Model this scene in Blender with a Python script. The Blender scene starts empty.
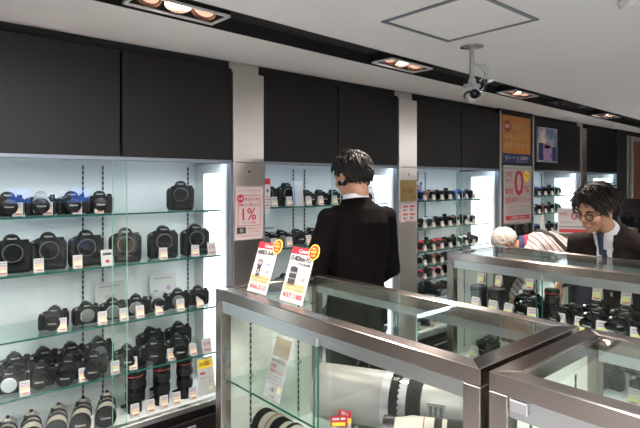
import bpy, bmesh, math, random
from mathutils import Vector, Matrix, noise
from mathutils.bvhtree import BVHTree
random.seed(7)
C = bpy.context.scene.collection
H = 1.6                     # eye level of the view
CEIL = 2.247
R = math.radians
V = Vector

# ------------------------------------------------------------------ materials
def mat(name, col, rough=.5, metal=0., emit=0., spec=.5, noise_amt=0., scale=40., bump=0., coat=0., stretch=None, emit_col=None):
    m = bpy.data.materials.new(name); m.use_nodes = True
    nt = m.node_tree; b = nt.nodes['Principled BSDF']
    c = (col[0], col[1], col[2], 1)
    b.inputs['Base Color'].default_value = c
    b.inputs['Roughness'].default_value = rough
    b.inputs['Metallic'].default_value = metal
    b.inputs['Specular IOR Level'].default_value = spec
    if coat: b.inputs['Coat Weight'].default_value = coat; b.inputs['Coat Roughness'].default_value = .08
    if emit:
        e = emit_col or col
        b.inputs['Emission Color'].default_value = (e[0], e[1], e[2], 1)
        b.inputs['Emission Strength'].default_value = emit
    if noise_amt or bump:
        tc = nt.nodes.new('ShaderNodeTexCoord'); mp = nt.nodes.new('ShaderNodeMapping')
        nz = nt.nodes.new('ShaderNodeTexNoise'); nz.inputs['Scale'].default_value = scale; nz.inputs['Detail'].default_value = 4
        if stretch: mp.inputs['Scale'].default_value = stretch
        nt.links.new(tc.outputs['Object'], mp.inputs['Vector']); nt.links.new(mp.outputs['Vector'], nz.inputs['Vector'])
        if noise_amt:
            mx = nt.nodes.new('ShaderNodeMix'); mx.data_type = 'RGBA'
            mx.inputs['A'].default_value = tuple(max(0, x * (1 - noise_amt)) for x in col) + (1,)
            mx.inputs['B'].default_value = tuple(min(1, x * (1 + noise_amt)) for x in col) + (1,)
            nt.links.new(nz.outputs['Fac'], mx.inputs['Factor']); nt.links.new(mx.outputs['Result'], b.inputs['Base Color'])
        if bump:
            bp = nt.nodes.new('ShaderNodeBump'); bp.inputs['Strength'].default_value = bump; bp.inputs['Distance'].default_value = .002
            nt.links.new(nz.outputs['Fac'], bp.inputs['Height']); nt.links.new(bp.outputs['Normal'], b.inputs['Normal'])
    return m

def glass_mat(name, tint=(.95, .98, .97), refl=1.0, rough=0.0, ior=1.5):
    m = bpy.data.materials.new(name); m.use_nodes = True
    nt = m.node_tree; nt.nodes.clear()
    out = nt.nodes.new('ShaderNodeOutputMaterial'); mx = nt.nodes.new('ShaderNodeMixShader')
    tr = nt.nodes.new('ShaderNodeBsdfTransparent'); gl = nt.nodes.new('ShaderNodeBsdfGlossy')
    fr = nt.nodes.new('ShaderNodeFresnel'); ge = nt.nodes.new('ShaderNodeNewGeometry')      # thin pane: the same reflectance from either side
    io = nt.nodes.new('ShaderNodeMapRange'); io.inputs['To Min'].default_value = ior; io.inputs['To Max'].default_value = 1 / ior
    nt.links.new(ge.outputs['Backfacing'], io.inputs['Value']); nt.links.new(io.outputs['Result'], fr.inputs['IOR'])
    mul = nt.nodes.new('ShaderNodeMath'); mul.operation = 'MULTIPLY'; mul.inputs[1].default_value = refl; mul.use_clamp = True
    tr.inputs['Color'].default_value = tint + (1,); gl.inputs['Color'].default_value = (.95, 1, .98, 1); gl.inputs['Roughness'].default_value = rough
    nt.links.new(fr.outputs['Fac'], mul.inputs[0]); nt.links.new(mul.outputs[0], mx.inputs['Fac'])
    nt.links.new(tr.outputs[0], mx.inputs[1]); nt.links.new(gl.outputs[0], mx.inputs[2]); nt.links.new(mx.outputs[0], out.inputs['Surface'])
    return m

def grained_steel(name, col, axis, rough=.27, aniso=.8):     # brushed along the given axis
    m = mat(name, col, rough, 1, noise_amt=.06, scale=80, stretch=(6 - 5.94 * axis[0], 6 - 5.94 * axis[1], 6 - 5.94 * axis[2]))
    nt = m.node_tree; b = nt.nodes['Principled BSDF']; b.inputs['Anisotropic'].default_value = aniso
    g = nt.nodes.new('ShaderNodeNewGeometry'); c = nt.nodes.new('ShaderNodeVectorMath'); c.operation = 'CROSS_PRODUCT'; c.inputs[1].default_value = axis
    nt.links.new(g.outputs['Normal'], c.inputs[0]); nt.links.new(c.outputs[0], b.inputs['Tangent']); return m

def slots_mat():
    m = bpy.data.materials.new('slotted_strip'); m.use_nodes = True
    nt = m.node_tree; b = nt.nodes['Principled BSDF']; b.inputs['Metallic'].default_value = .6; b.inputs['Roughness'].default_value = .4
    tc = nt.nodes.new('ShaderNodeTexCoord'); sp = nt.nodes.new('ShaderNodeSeparateXYZ')
    a = nt.nodes.new('ShaderNodeMath'); a.operation = 'MULTIPLY'; a.inputs[1].default_value = 38
    f = nt.nodes.new('ShaderNodeMath'); f.operation = 'FRACT'
    g = nt.nodes.new('ShaderNodeMath'); g.operation = 'GREATER_THAN'; g.inputs[1].default_value = .35
    mx = nt.nodes.new('ShaderNodeMix'); mx.data_type = 'RGBA'; mx.inputs['A'].default_value = (.35, .37, .38, 1); mx.inputs['B'].default_value = (.03, .035, .04, 1)
    nt.links.new(tc.outputs['Object'], sp.inputs[0]); nt.links.new(sp.outputs['Z'], a.inputs[0]); nt.links.new(a.outputs[0], f.inputs[0])
    nt.links.new(f.outputs[0], g.inputs[0]); nt.links.new(g.outputs[0], mx.inputs['Factor']); nt.links.new(mx.outputs['Result'], b.inputs['Base Color'])
    return m

def stripe_mat():
    m = bpy.data.materials.new('striped_cloth'); m.use_nodes = True
    nt = m.node_tree; b = nt.nodes['Principled BSDF']; b.inputs['Roughness'].default_value = .85
    tc = nt.nodes.new('ShaderNodeTexCoord'); w = nt.nodes.new('ShaderNodeTexWave'); w.wave_type = 'BANDS'; w.bands_direction = 'DIAGONAL'
    w.inputs['Scale'].default_value = 9; w.inputs['Distortion'].default_value = .6
    cr = nt.nodes.new('ShaderNodeValToRGB'); cr.color_ramp.elements[0].color = (.16, .07, .07, 1); cr.color_ramp.elements[0].position = .08
    cr.color_ramp.elements[1].color = (.46, .42, .40, 1); cr.color_ramp.elements[1].position = .2
    nt.links.new(tc.outputs['Object'], w.inputs['Vector']); nt.links.new(w.outputs['Fac'], cr.inputs['Fac']); nt.links.new(cr.outputs['Color'], b.inputs['Base Color'])
    return m

def photo_mat():            # blurred blue and cream sky picture of the poster
    m = bpy.data.materials.new('sky_photo_print'); m.use_nodes = True
    nt = m.node_tree; b = nt.nodes['Principled BSDF']; b.inputs['Roughness'].default_value = .25
    tc = nt.nodes.new('ShaderNodeTexCoord'); n = nt.nodes.new('ShaderNodeTexNoise'); n.inputs['Scale'].default_value = 5; n.inputs['Detail'].default_value = 3
    cr = nt.nodes.new('ShaderNodeValToRGB'); e = cr.color_ramp.elements
    e[0].color = (.05, .09, .2, 1); e[0].position = .36; e[1].color = (.75, .6, .45, 1); e[1].position = .66
    k = e.new(.5); k.color = (.3, .34, .45, 1)
    nt.links.new(tc.outputs['Object'], n.inputs['Vector']); nt.links.new(n.outputs['Fac'], cr.inputs['Fac']); nt.links.new(cr.outputs['Color'], b.inputs['Base Color'])
    return m

M = dict(
    ceil=mat('ceiling_paint', (.85, .84, .84), .9, noise_amt=.02, scale=3),
    floor=mat('floor_tile', (.50, .48, .47), .4, noise_amt=.1, scale=2),
    wallp=mat('wall_paint', (.10, .09, .085), .8),
    black=mat('black_laminate', (.0060, .0045, .0045), .46, spec=.3, noise_amt=.25, scale=30, stretch=(1, 1, .1)),
    recess=mat('matt_black', (.008, .009, .010), .8),
    steel=mat('brushed_steel', (.60, .565, .54), .30, 1, noise_amt=.10, scale=60, stretch=(.05, .05, 8)),
    rail=grained_steel('brushed_rail_x', (.39, .35, .33), (1, 0, 0)), raily=grained_steel('brushed_rail_y', (.36, .32, .30), (0, 1, 0), .2), railz=grained_steel('brushed_post', (.38, .345, .33), (0, 0, 1)),
    caseframe=mat('case_frame_grey', (.20, .23, .27), .45, .6),
    alu=mat('anodised_aluminium', (.62, .66, .68), .35, 1),
    chrome=mat('chrome', (.8, .8, .8), .12, 1),
    casewall=mat('case_back_paint', (.63, .635, .65), .6),
    cream=mat('cream_panel', (.62, .62, .55), .6),
    light=mat('white_light_panel', (1, 1, 1), .5, emit=1.15, emit_col=(.88, .95, 1)),
    strip=mat('led_strip', (1, 1, 1), .5, emit=10.5, emit_col=(.70, .84, 1)),
    glass=glass_mat('clear_glass', (.96, .985, .975), .6),
    glasstop=glass_mat('counter_glass', (.93, .965, .95), .6),
    shelfglass=glass_mat('shelf_glass', (.90, .95, .93), 1.0),
    edge=mat('green_glass_edge', (.02, .10, .08), .15),
    paledge=mat('pale_glass_edge', (.30, .48, .42), .15),
    slots=slots_mat(),
    cam=mat('camera_black', (.005, .005, .006), .48, spec=.22, noise_amt=.3, scale=200, bump=.25),
    camgloss=mat('camera_gloss_black', (.004, .004, .005), .25, spec=.3),
    rubber=mat('lens_rubber', (.008, .008, .009), .6, spec=.3),
    capgrey=mat('mount_cap_grey', (.09, .095, .10), .45),
    capsilver=mat('mount_cap_silver', (.50, .52, .54), .3, .6),
    silver=mat('silver_paint', (.42, .43, .45), .3, .7),
    ring=mat('mount_ring', (.6, .6, .6), .2, 1),
    lens=mat('lens_glass', (.02, .015, .04), .05, spec=1),
    red=mat('red_paint', (.55, .02, .03), .4), redring=mat('red_ring', (.35, .03, .03), .4),
    pinkm=mat('pink_paint', (.75, .25, .35), .4), bluecam=mat('blue_paint', (.03, .08, .45), .35),
    browncam=mat('bronze_paint', (.18, .07, .05), .35), whitecam=mat('white_paint', (.78, .78, .77), .35),
    white=mat('white_print', (.62, .62, .62), .6), offwhite=mat('lens_white', (.46, .41, .35), .45, noise_amt=.04, scale=30),
    hood=mat('hood_grey_white', (.24, .225, .22), .42, .1),
    paper=mat('card_paper', (.46, .44, .435), .6), pinkpaper=mat('pink_card_paper', (.52, .43, .42), .6),
    prred=mat('print_red', (.42, .012, .025), .5), prdark=mat('print_dark', (.03, .03, .035), .5),
    prgrey=mat('print_grey', (.25, .22, .22), .5), prorange=mat('print_orange', (.85, .38, .08), .5),
    prviolet=mat('print_violet', (.35, .2, .38), .5), prcream=mat('print_cream', (.75, .62, .38), .5),
    yellow=mat('print_yellow', (.90, .62, .04), .5), gold=mat('print_gold', (.27, .18, .055), .45),
    brownpr=mat('print_brown', (.16, .05, .015), .5), orange=mat('poster_orange', (.52, .19, .02), .4),
    navy=mat('poster_navy', (.015, .025, .12), .4), posterwhite=mat('poster_white', (.44, .38, .36), .45),
    photo=photo_mat(), vanilla=mat('print_vanilla', (.46, .38, .22), .5), cobalt=mat('print_blue', (.10, .20, .45), .5),
    acryl=glass_mat('acrylic', (.93, .95, .97), 1.2), greentag=mat('print_green', (.52, .60, .08), .5),
    suit=mat('black_suit_cloth', (.004, .003, .003), .9, spec=.06, noise_amt=.15, scale=300, bump=.1),
    suitbrown=mat('brown_suit_cloth', (.020, .014, .013), .85, spec=.12, noise_amt=.2, scale=300, bump=.1),
    shirt=mat('white_shirt_cloth', (.72, .70, .72), .8), tie=mat('navy_tie_cloth', (.012, .018, .045), .6),
    skin=mat('skin', (.47, .245, .155), .5, noise_amt=.05, scale=20), lips=mat('lip_skin', (.34, .13, .10), .45),
    hair=mat('black_hair', (.007, .0055, .0055), .62, spec=.3, noise_amt=.5, scale=90, stretch=(1, 1, .3)),
    hairb=mat('dark_brown_hair', (.014, .008, .006), .55, spec=.35, noise_amt=.6, scale=90),
    eye=mat('eye_white', (.7, .68, .65), .3), iris=mat('iris', (.02, .012, .01), .2),
    stripe=stripe_mat(), knit=mat('cream_knit', (.48, .42, .38), .95, noise_amt=.08, scale=60, bump=.8),
    navycloth=mat('navy_band_cloth', (.02, .03, .09), .8), redcloth=mat('red_band_cloth', (.7, .03, .06), .8),
    strapb=mat('black_strap', (.03, .025, .028), .6), jeans=mat('dark_trouser_cloth', (.03, .035, .05), .9),
    shoe=mat('black_leather', (.01, .01, .01), .3), screen=mat('black_screen', (.01, .012, .014), .12),
    box=mat('dark_box_card', (.025, .027, .03), .35), bluesign=mat('blue_lightbox', (.02, .12, .6), .4, emit=2.2, emit_col=(.05, .2, .95)),
    signdark=mat('sign_face_dark', (.01, .015, .03), .3), signwhite=mat('sign_lit_letters', (.5, .65, 1), .4, emit=2.0, emit_col=(.45, .65, 1)),
    lamp=mat('lamp_glow', (1, .9, .8), .5, emit=14, emit_col=(1, .88, .78)), lampdim=mat('lamp_reflector', (.40, .27, .21), .25, .8),
    lampsoft=mat('lamp_soft_glow', (1, .85, .7), .5, emit=.3, emit_col=(1, .50, .32)),
    diffuser=mat('fill_diffuser', (1, 1, 1), .5, emit=34, emit_col=(1, .97, .955)),
    dome=mat('camera_dome', (.10, .10, .11), .12), greycase=mat('light_grey_frame', (.50, .50, .47), .4, .5),
)

# ------------------------------------------------------------------ mesh builder
_txt = {}
def text_geo(s):
    if s in _txt: return _txt[s]
    c = bpy.data.curves.new('t', 'FONT'); c.body = s; c.resolution_u = 2; c.offset = .012
    o = bpy.data.objects.new('t', c); C.objects.link(o)
    me = bpy.data.meshes.new_from_object(o.evaluated_get(bpy.context.evaluated_depsgraph_get()))
    vs = [v.co.copy() for v in me.vertices]; fs = [list(p.vertices) for p in me.polygons]
    bpy.data.objects.remove(o); bpy.data.curves.remove(c); bpy.data.meshes.remove(me)
    x0 = min(v.x for v in vs); x1 = max(v.x for v in vs); y0 = min(v.y for v in vs); y1 = max(v.y for v in vs)
    _txt[s] = ([V(((v.x - x0) / (x1 - x0) - .5, (v.y - y0) / (y1 - y0) - .5, 0)) for v in vs], fs)
    return _txt[s]

def frame(o, x, y):
    x = V(x).normalized(); y = V(y).normalized(); z = x.cross(y)
    m = Matrix((x, y, z)).transposed().to_4x4(); m.translation = V(o); return m

class MB:
    def __init__(s): s.bm = bmesh.new(); s.mats = []; s.M = Matrix()
    def mi(s, m):
        if m not in s.mats: s.mats.append(m)
        return s.mats.index(m)
    def absorb(s, t, m, smooth=True):
        i = s.mi(m)
        bmesh.ops.recalc_face_normals(t, faces=t.faces)
        for f in t.faces: f.material_index = i; f.smooth = smooth
        t.transform(s.M)
        me = bpy.data.meshes.new('x'); t.to_mesh(me); t.free(); s.bm.from_mesh(me); bpy.data.meshes.remove(me); return s
    def raw(s, vs, fs, m):
        i = s.mi(m); bv = [s.bm.verts.new(s.M @ V(v)) for v in vs]
        for f in fs:
            try: k = s.bm.faces.new([bv[j] for j in f]); k.material_index = i
            except ValueError: pass
        return s
    def box(s, x0, x1, y0, y1, z0, z1, m, bev=0., seg=1):
        t = bmesh.new(); bmesh.ops.create_cube(t, size=1)
        t.transform(Matrix.Translation(((x0 + x1) / 2, (y0 + y1) / 2, (z0 + z1) / 2)) @ Matrix.Diagonal((abs(x1 - x0), abs(y1 - y0), abs(z1 - z0), 1)))
        if bev: bmesh.ops.bevel(t, geom=t.edges[:], offset=bev, segments=seg, affect='EDGES', profile=.5)
        return s.absorb(t, m)
    def cyl(s, a, b, r0, r1, m, n=20):
        a = V(a); b = V(b); d = b - a; t = bmesh.new()
        bmesh.ops.create_cone(t, cap_ends=True, segments=n, radius1=r0, radius2=r1, depth=d.length)
        t.transform(Matrix.Translation((a + b) / 2) @ d.to_track_quat('Z', 'Y').to_matrix().to_4x4())
        return s.absorb(t, m)
    def lathe(s, prof, o, d, m, n=28):           # prof: (radius, distance along d)
        o = V(o); q = V(d).to_track_quat('Z', 'Y').to_matrix(); t = bmesh.new(); rings = []
        for r, h in prof:
            if r < 1e-5: rings.append([t.verts.new(o + q @ V((0, 0, h)))])
            else: rings.append([t.verts.new(o + q @ V((r * math.cos(6.28318 * k / n), r * math.sin(6.28318 * k / n), h))) for k in range(n)])
        for A, B in zip(rings, rings[1:]):
            for k in range(n):
                q4 = [A[k % len(A)], A[(k + 1) % len(A)], B[(k + 1) % len(B)], B[k % len(B)]]
                u = []; [u.append(x) for x in q4 if x not in u]
                if len(u) > 2: t.faces.new(u)
        return s.absorb(t, m)
    def prism(s, pts, h0, h1, F, m, bev=0.):     # polygon in frame F's xy, extruded along its z
        t = bmesh.new(); a = [t.verts.new((x, y, h0)) for x, y in pts]; f = t.faces.new(a)
        r = bmesh.ops.extrude_face_region(t, geom=[f])
        bmesh.ops.translate(t, verts=[v for v in r['geom'] if isinstance(v, bmesh.types.BMVert)], vec=(0, 0, h1 - h0))
        if bev: bmesh.ops.bevel(t, geom=t.edges[:], offset=bev, segments=1, affect='EDGES')
        t.transform(F); return s.absorb(t, m)
    def ball(s, c, r, m, n=16, rot=None):
        t = bmesh.new(); bmesh.ops.create_uvsphere(t, u_segments=n, v_segments=max(6, n // 2), radius=1)
        if not hasattr(r, '__len__'): r = (r, r, r)
        X = Matrix.Translation(V(c)) @ (rot.to_4x4() if rot else Matrix()) @ Matrix.Diagonal((r[0], r[1], r[2], 1))
        t.transform(X); return s.absorb(t, m)
    def tube(s, pts, rad, m, n=12):
        pts = [V(p) for p in pts]; t = bmesh.new(); rings = []; ref = None
        if not hasattr(rad, '__len__'): rad = [rad] * len(pts)
        for i, p in enumerate(pts):
            d = (pts[min(i + 1, len(pts) - 1)] - pts[max(i - 1, 0)]).normalized()
            if ref is None: ref = d.orthogonal().normalized()
            ref = (ref - d * ref.dot(d)).normalized(); w = d.cross(ref)
            rings.append([t.verts.new(p + rad[i] * (ref * math.cos(6.28318 * k / n) + w * math.sin(6.28318 * k / n))) for k in range(n)])
        for A, B in zip(rings, rings[1:]):
            for k in range(n): t.faces.new((A[k], A[(k + 1) % n], B[(k + 1) % n], B[k]))
        t.faces.new(rings[0][::-1]); t.faces.new(rings[-1]); return s.absorb(t, m)
    def loft(s, rings, m, n=28):                 # rings: (centre, axis a*ra, axis b*rb)
        t = bmesh.new(); rr = []
        for c, a, b in rings: rr.append([t.verts.new(V(c) + V(a) * math.cos(6.28318 * k / n) + V(b) * math.sin(6.28318 * k / n)) for k in range(n)])
        for A, B in zip(rr, rr[1:]):
            for k in range(n): t.faces.new((A[k], A[(k + 1) % n], B[(k + 1) % n], B[k]))
        t.faces.new(rr[0][::-1]); t.faces.new(rr[-1]); return s.absorb(t, m)
    def card(s, w, h, m, F, th=.0015, bev=0):    # flat card centred in F, printed face at +z
        S = s.M; s.M = S @ F; s.box(-w / 2, w / 2, -h / 2, h / 2, -th, 0, m, bev); s.M = S; return s
    def rect(s, x, y, w, h, m, F, e=.0006):
        S = s.M; s.M = S @ F; s.raw([(x - w / 2, y - h / 2, e), (x + w / 2, y - h / 2, e), (x + w / 2, y + h / 2, e), (x - w / 2, y + h / 2, e)], [(0, 1, 2, 3)], m); s.M = S; return s
    def disc(s, x, y, rx, ry, m, F, e=.0006, n=28):
        S = s.M; s.M = S @ F; s.raw([(x + rx * math.cos(6.28318 * k / n), y + ry * math.sin(6.28318 * k / n), e) for k in range(n)], [tuple(range(n))], m); s.M = S; return s
    def text(s, body, x, y, w, h, m, F, e=.0010, rot=0):
        vs, fs = text_geo(body); S = s.M
        s.M = S @ F @ Matrix.Translation((x, y, e)) @ Matrix.Rotation(rot, 4, 'Z') @ Matrix.Diagonal((w, h, 1, 1)); s.raw(vs, fs, m); s.M = S; return s
    def build(s, name, parent=None, loc=(0, 0, 0), rz=0., sharp=.6):
        me = bpy.data.meshes.new(name); s.bm.to_mesh(me); s.bm.free()
        for m in s.mats: me.materials.append(m)
        try: me.set_sharp_from_angle(angle=sharp)
        except Exception: pass
        o = bpy.data.objects.new(name, me); C.objects.link(o); o.location = loc; o.rotation_euler = (0, 0, rz)
        if parent: o.parent = parent
        return o

def tag(o, label=None, cat=None, group=None, kind=None):
    if label: o['label'] = label
    if cat: o['category'] = cat
    if group: o['group'] = group
    if kind: o['kind'] = kind
    return o
def thing(name, label, cat, loc=(0, 0, 0), rz=0., group=None, kind=None):
    o = bpy.data.objects.new(name, None); C.objects.link(o); o.location = loc; o.rotation_euler = (0, 0, rz); o.empty_display_size = .05
    return tag(o, label, cat, group, kind)
def copy_tree(src, loc, rz, label, group=None, s=1.):
    r = src.copy(); C.objects.link(r); r.location = loc; r.rotation_euler = (0, 0, rz); r.scale = (s, s, s); r['label'] = label
    if group: r['group'] = group
    for ch in list(src.children):
        c = ch.copy(); C.objects.link(c); c.parent = r
        for g in list(ch.children):
            d = g.copy(); C.objects.link(d); d.parent = c
    return r
_used = set()
def place(src, loc, rz, label, group=None, s=1.):
    if src.name not in _used:
        _used.add(src.name); src.location = loc; src.rotation_euler = (0, 0, rz); src.scale = (s, s, s); src['label'] = label
        if group: src['group'] = group
        return src
    return copy_tree(src, loc, rz, label, group, s)

def remesh(mb, voxel, smooth=3, wrinkle=0., wscale=(9, 9, 4)):
    o = mb.build('tmp'); md = o.modifiers.new('r', 'REMESH'); md.mode = 'VOXEL'; md.voxel_size = voxel; md.use_smooth_shade = True
    if smooth: k = o.modifiers.new('s', 'SMOOTH'); k.iterations = smooth; k.factor = .5
    me = bpy.data.meshes.new_from_object(o.evaluated_get(bpy.context.evaluated_depsgraph_get()))
    mats = list(o.data.materials); old = o.data; bpy.data.objects.remove(o); bpy.data.meshes.remove(old)
    if wrinkle:
        ns = [v.normal.copy() for v in me.vertices]
        for v, nn in zip(me.vertices, ns):
            p = V((v.co.x * wscale[0], v.co.y * wscale[1], v.co.z * wscale[2]))
            v.co += nn * wrinkle * (noise.noise(p) + .5 * noise.noise(p * 2.3))
    me.materials.clear()
    for m in mats[:1]: me.materials.append(m)
    for p in me.polygons: p.material_index = 0; p.use_smooth = True
    return me
def link_mesh(name, me, parent, base):
    me.transform(Matrix.Translation(-V(base))); me.name = name
    o = bpy.data.objects.new(name, me); C.objects.link(o); o.parent = parent; return o

# ------------------------------------------------------------------ room shell
def struct(name, mb, kind='structure', label=None): o = mb.build(name); o['kind'] = kind; return tag(o, label) if label else o
XF = -2.376; XB = -2.772
X1, Y0, Y1 = 4.2, -3.2, 7.9
struct('floor', MB().box(-2.9, X1, Y0, Y1, -.1, 0, M['floor']))
struct('wall_left', MB().box(-2.9, -2.8, Y0, Y1, 0, CEIL, M['recess']))
struct('wall_far', MB().box(-2.8, X1, Y1, Y1 + .1, 0, CEIL, M['recess']))
struct('wall_back', MB().box(-2.9, X1, Y0 - .1, Y0, 0, CEIL, M['wallp']))
struct('wall_right', MB().box(X1, X1 + .1, Y0, Y1, 0, CEIL, M['wallp']))

# the ceiling is split along the sunken black lamp channel, which runs almost parallel to the wall cases
def TX(y, side): return (-1.895 if side < 0 else -1.655) - .038 * y
b = MB()
b.prism([(-2.9, Y0), (TX(Y0, -1), Y0), (TX(Y1, -1), Y1), (-2.9, Y1)], CEIL, CEIL + .12, Matrix(), M['ceil'])
b.prism([(TX(Y0, 1), Y0), (X1, Y0), (X1, Y1), (TX(Y1, 1), Y1)], CEIL, CEIL + .12, Matrix(), M['ceil'])
struct('ceiling', b)
b = MB()
b.prism([(TX(Y0, -1), Y0), (TX(Y0, 1), Y0), (TX(Y1, 1), Y1), (TX(Y1, -1), Y1)], CEIL + .055, CEIL + .125, Matrix(), M['recess'])
b.prism([(TX(Y0, -1) - .002, Y0), (TX(Y0, -1) + .006, Y0), (TX(Y1, -1) + .006, Y1), (TX(Y1, -1) - .002, Y1)], CEIL, CEIL + .055, Matrix(), M['recess'])
b.prism([(TX(Y0, 1) - .006, Y0), (TX(Y0, 1) + .002, Y0), (TX(Y1, 1) + .002, Y1), (TX(Y1, 1) - .006, Y1)], CEIL, CEIL + .055, Matrix(), M['recess'])
struct('trim_1', b)

# downlight boxes in the channel
def lamp_box(cy, label, bright=1.0):
    cx = (TX(cy, -1) + TX(cy, 1)) / 2 - .005
    t = thing('recessed_downlight', label, 'downlight', (cx, cy, CEIL), R(2.2), 'lamp boxes in the black ceiling channel')
    L, W = .185, .070
    b = MB()
    for x0, x1, y0, y1 in ((-W, W, -L, -L + .009), (-W, W, L - .009, L), (-W, -W + .009, -L, L), (W - .009, W, -L, L)):
        b.box(x0, x1, y0, y1, -.006, .004, M['whitecam'], .001)
    b.build('frame', t)
    b = MB()
    for x0, x1, y0, y1 in ((-W + .004, W - .004, -L + .006, -L + .009), (-W + .004, W - .004, L - .009, L - .006), (-W + .006, -W + .009, -L, L), (W - .009, W - .006, -L, L)):
        b.box(x0, x1, y0, y1, .002, .05, M['recess'])
    b.build('housing', t)
    for k, yy in enumerate((-.113, 0, .113)):
        d = V((.25, -.5 if k != 1 else -.2, -1)).normalized()
        b = MB(); b.lathe([(.018, .0), (.048, .012), (.052, .028), (.049, .028), (.044, .016), (.016, .004)], (0, yy, .040), d, M['lampdim'])
        b.build('lamp_ring', t)
        b = MB(); b.lathe([(0, .010), (.040, .014), (.040, .018), (0, .020)], (0, yy, .040), d, M['lamp'] if k == 1 else M['lampsoft']); b.build('bulb', t)
        ld = bpy.data.lights.new('spot', 'SPOT'); ld.energy = (45 if k == 1 else 20) * bright; ld.spot_size = R(105); ld.spot_blend = .7; ld.color = (1, .87, .76); ld.shadow_soft_size = .035
        lo = bpy.data.objects.new('downlight_beam', ld); C.objects.link(lo); lo.location = (cx, cy + yy, CEIL - .012)
        lo.rotation_euler = V((0.15, 0, -1)).to_track_quat('-Z', 'Y').to_euler()
for cy, lb in ((.875, 'lamp box in the black ceiling channel above the first wall case'), (2.23, 'three-lamp box in the ceiling channel above the standing customer'),
               (3.59, 'lamp box in the ceiling channel beyond the surveillance camera'), (5.42, 'farthest lamp box in the ceiling channel, by the room end')):
    lamp_box(cy, lb)
b = MB(); b.box(-.075, .075, -.26, .26, .012, .02, M['dome'], .002)
o = b.build('blank_cover', None, ((TX(4.5, -1) + TX(4.5, 1)) / 2, 4.5, CEIL), R(2.2)); tag(o, 'dark grey blank cover plate in the ceiling channel between two lamp boxes', 'cover plate')

# access hatch, smoke detector
b = MB(); hx0, hx1, hy0, hy1 = -1.41, -.98, 1.55, 2.0
for x0, x1, y0, y1 in ((hx0, hx1, hy0, hy0 + .016), (hx0, hx1, hy1 - .016, hy1), (hx0, hx0 + .016, hy0, hy1), (hx1 - .016, hx1, hy0, hy1)):
    b.box(x0, x1, y0, y1, CEIL - .006, CEIL + .001, M['caseframe'], .001)
h = b.build('ceiling_hatch'); tag(h, 'square access hatch with thin metal rim in the white ceiling', 'hatch')
b = MB(); b.box(hx0 + .019, hx1 - .019, hy0 + .019, hy1 - .019, CEIL - .003, CEIL + .001, M['ceil'], .001); b.build('panel', h)
b = MB(); b.lathe([(0, 0), (.045, 0), (.048, .01), (.036, .03), (.02, .036), (0, .036)], (0, 0, 0), (0, 0, -1), M['whitecam'])
tag(b.build('smoke_detector', None, (-.66, 2.04, CEIL)), 'round white smoke detector on the ceiling beyond the hatch', 'detector')

# unseen fill lights, added behind and beside the view to brighten the shop
for x, y in ((-.45, .35), (.6, -1.5), (.9, 1.4), (2.6, -1.5), (2.6, .6), (2.6, 2.8), (2.6, 5.2), (.9, 6.9)):
    t = thing('fill_light', 'square fill light added above the shop floor out of shot', 'fill light', (x, y, CEIL), 0, 'added square fill lights')
    MB().box(-.32, .32, -.32, .32, -.012, .0, M['whitecam'], .003).build('frame', t)
    MB().box(-.29, .29, -.29, .29, -.016, -.010, M['diffuser']).build('diffuser', t)

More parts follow.
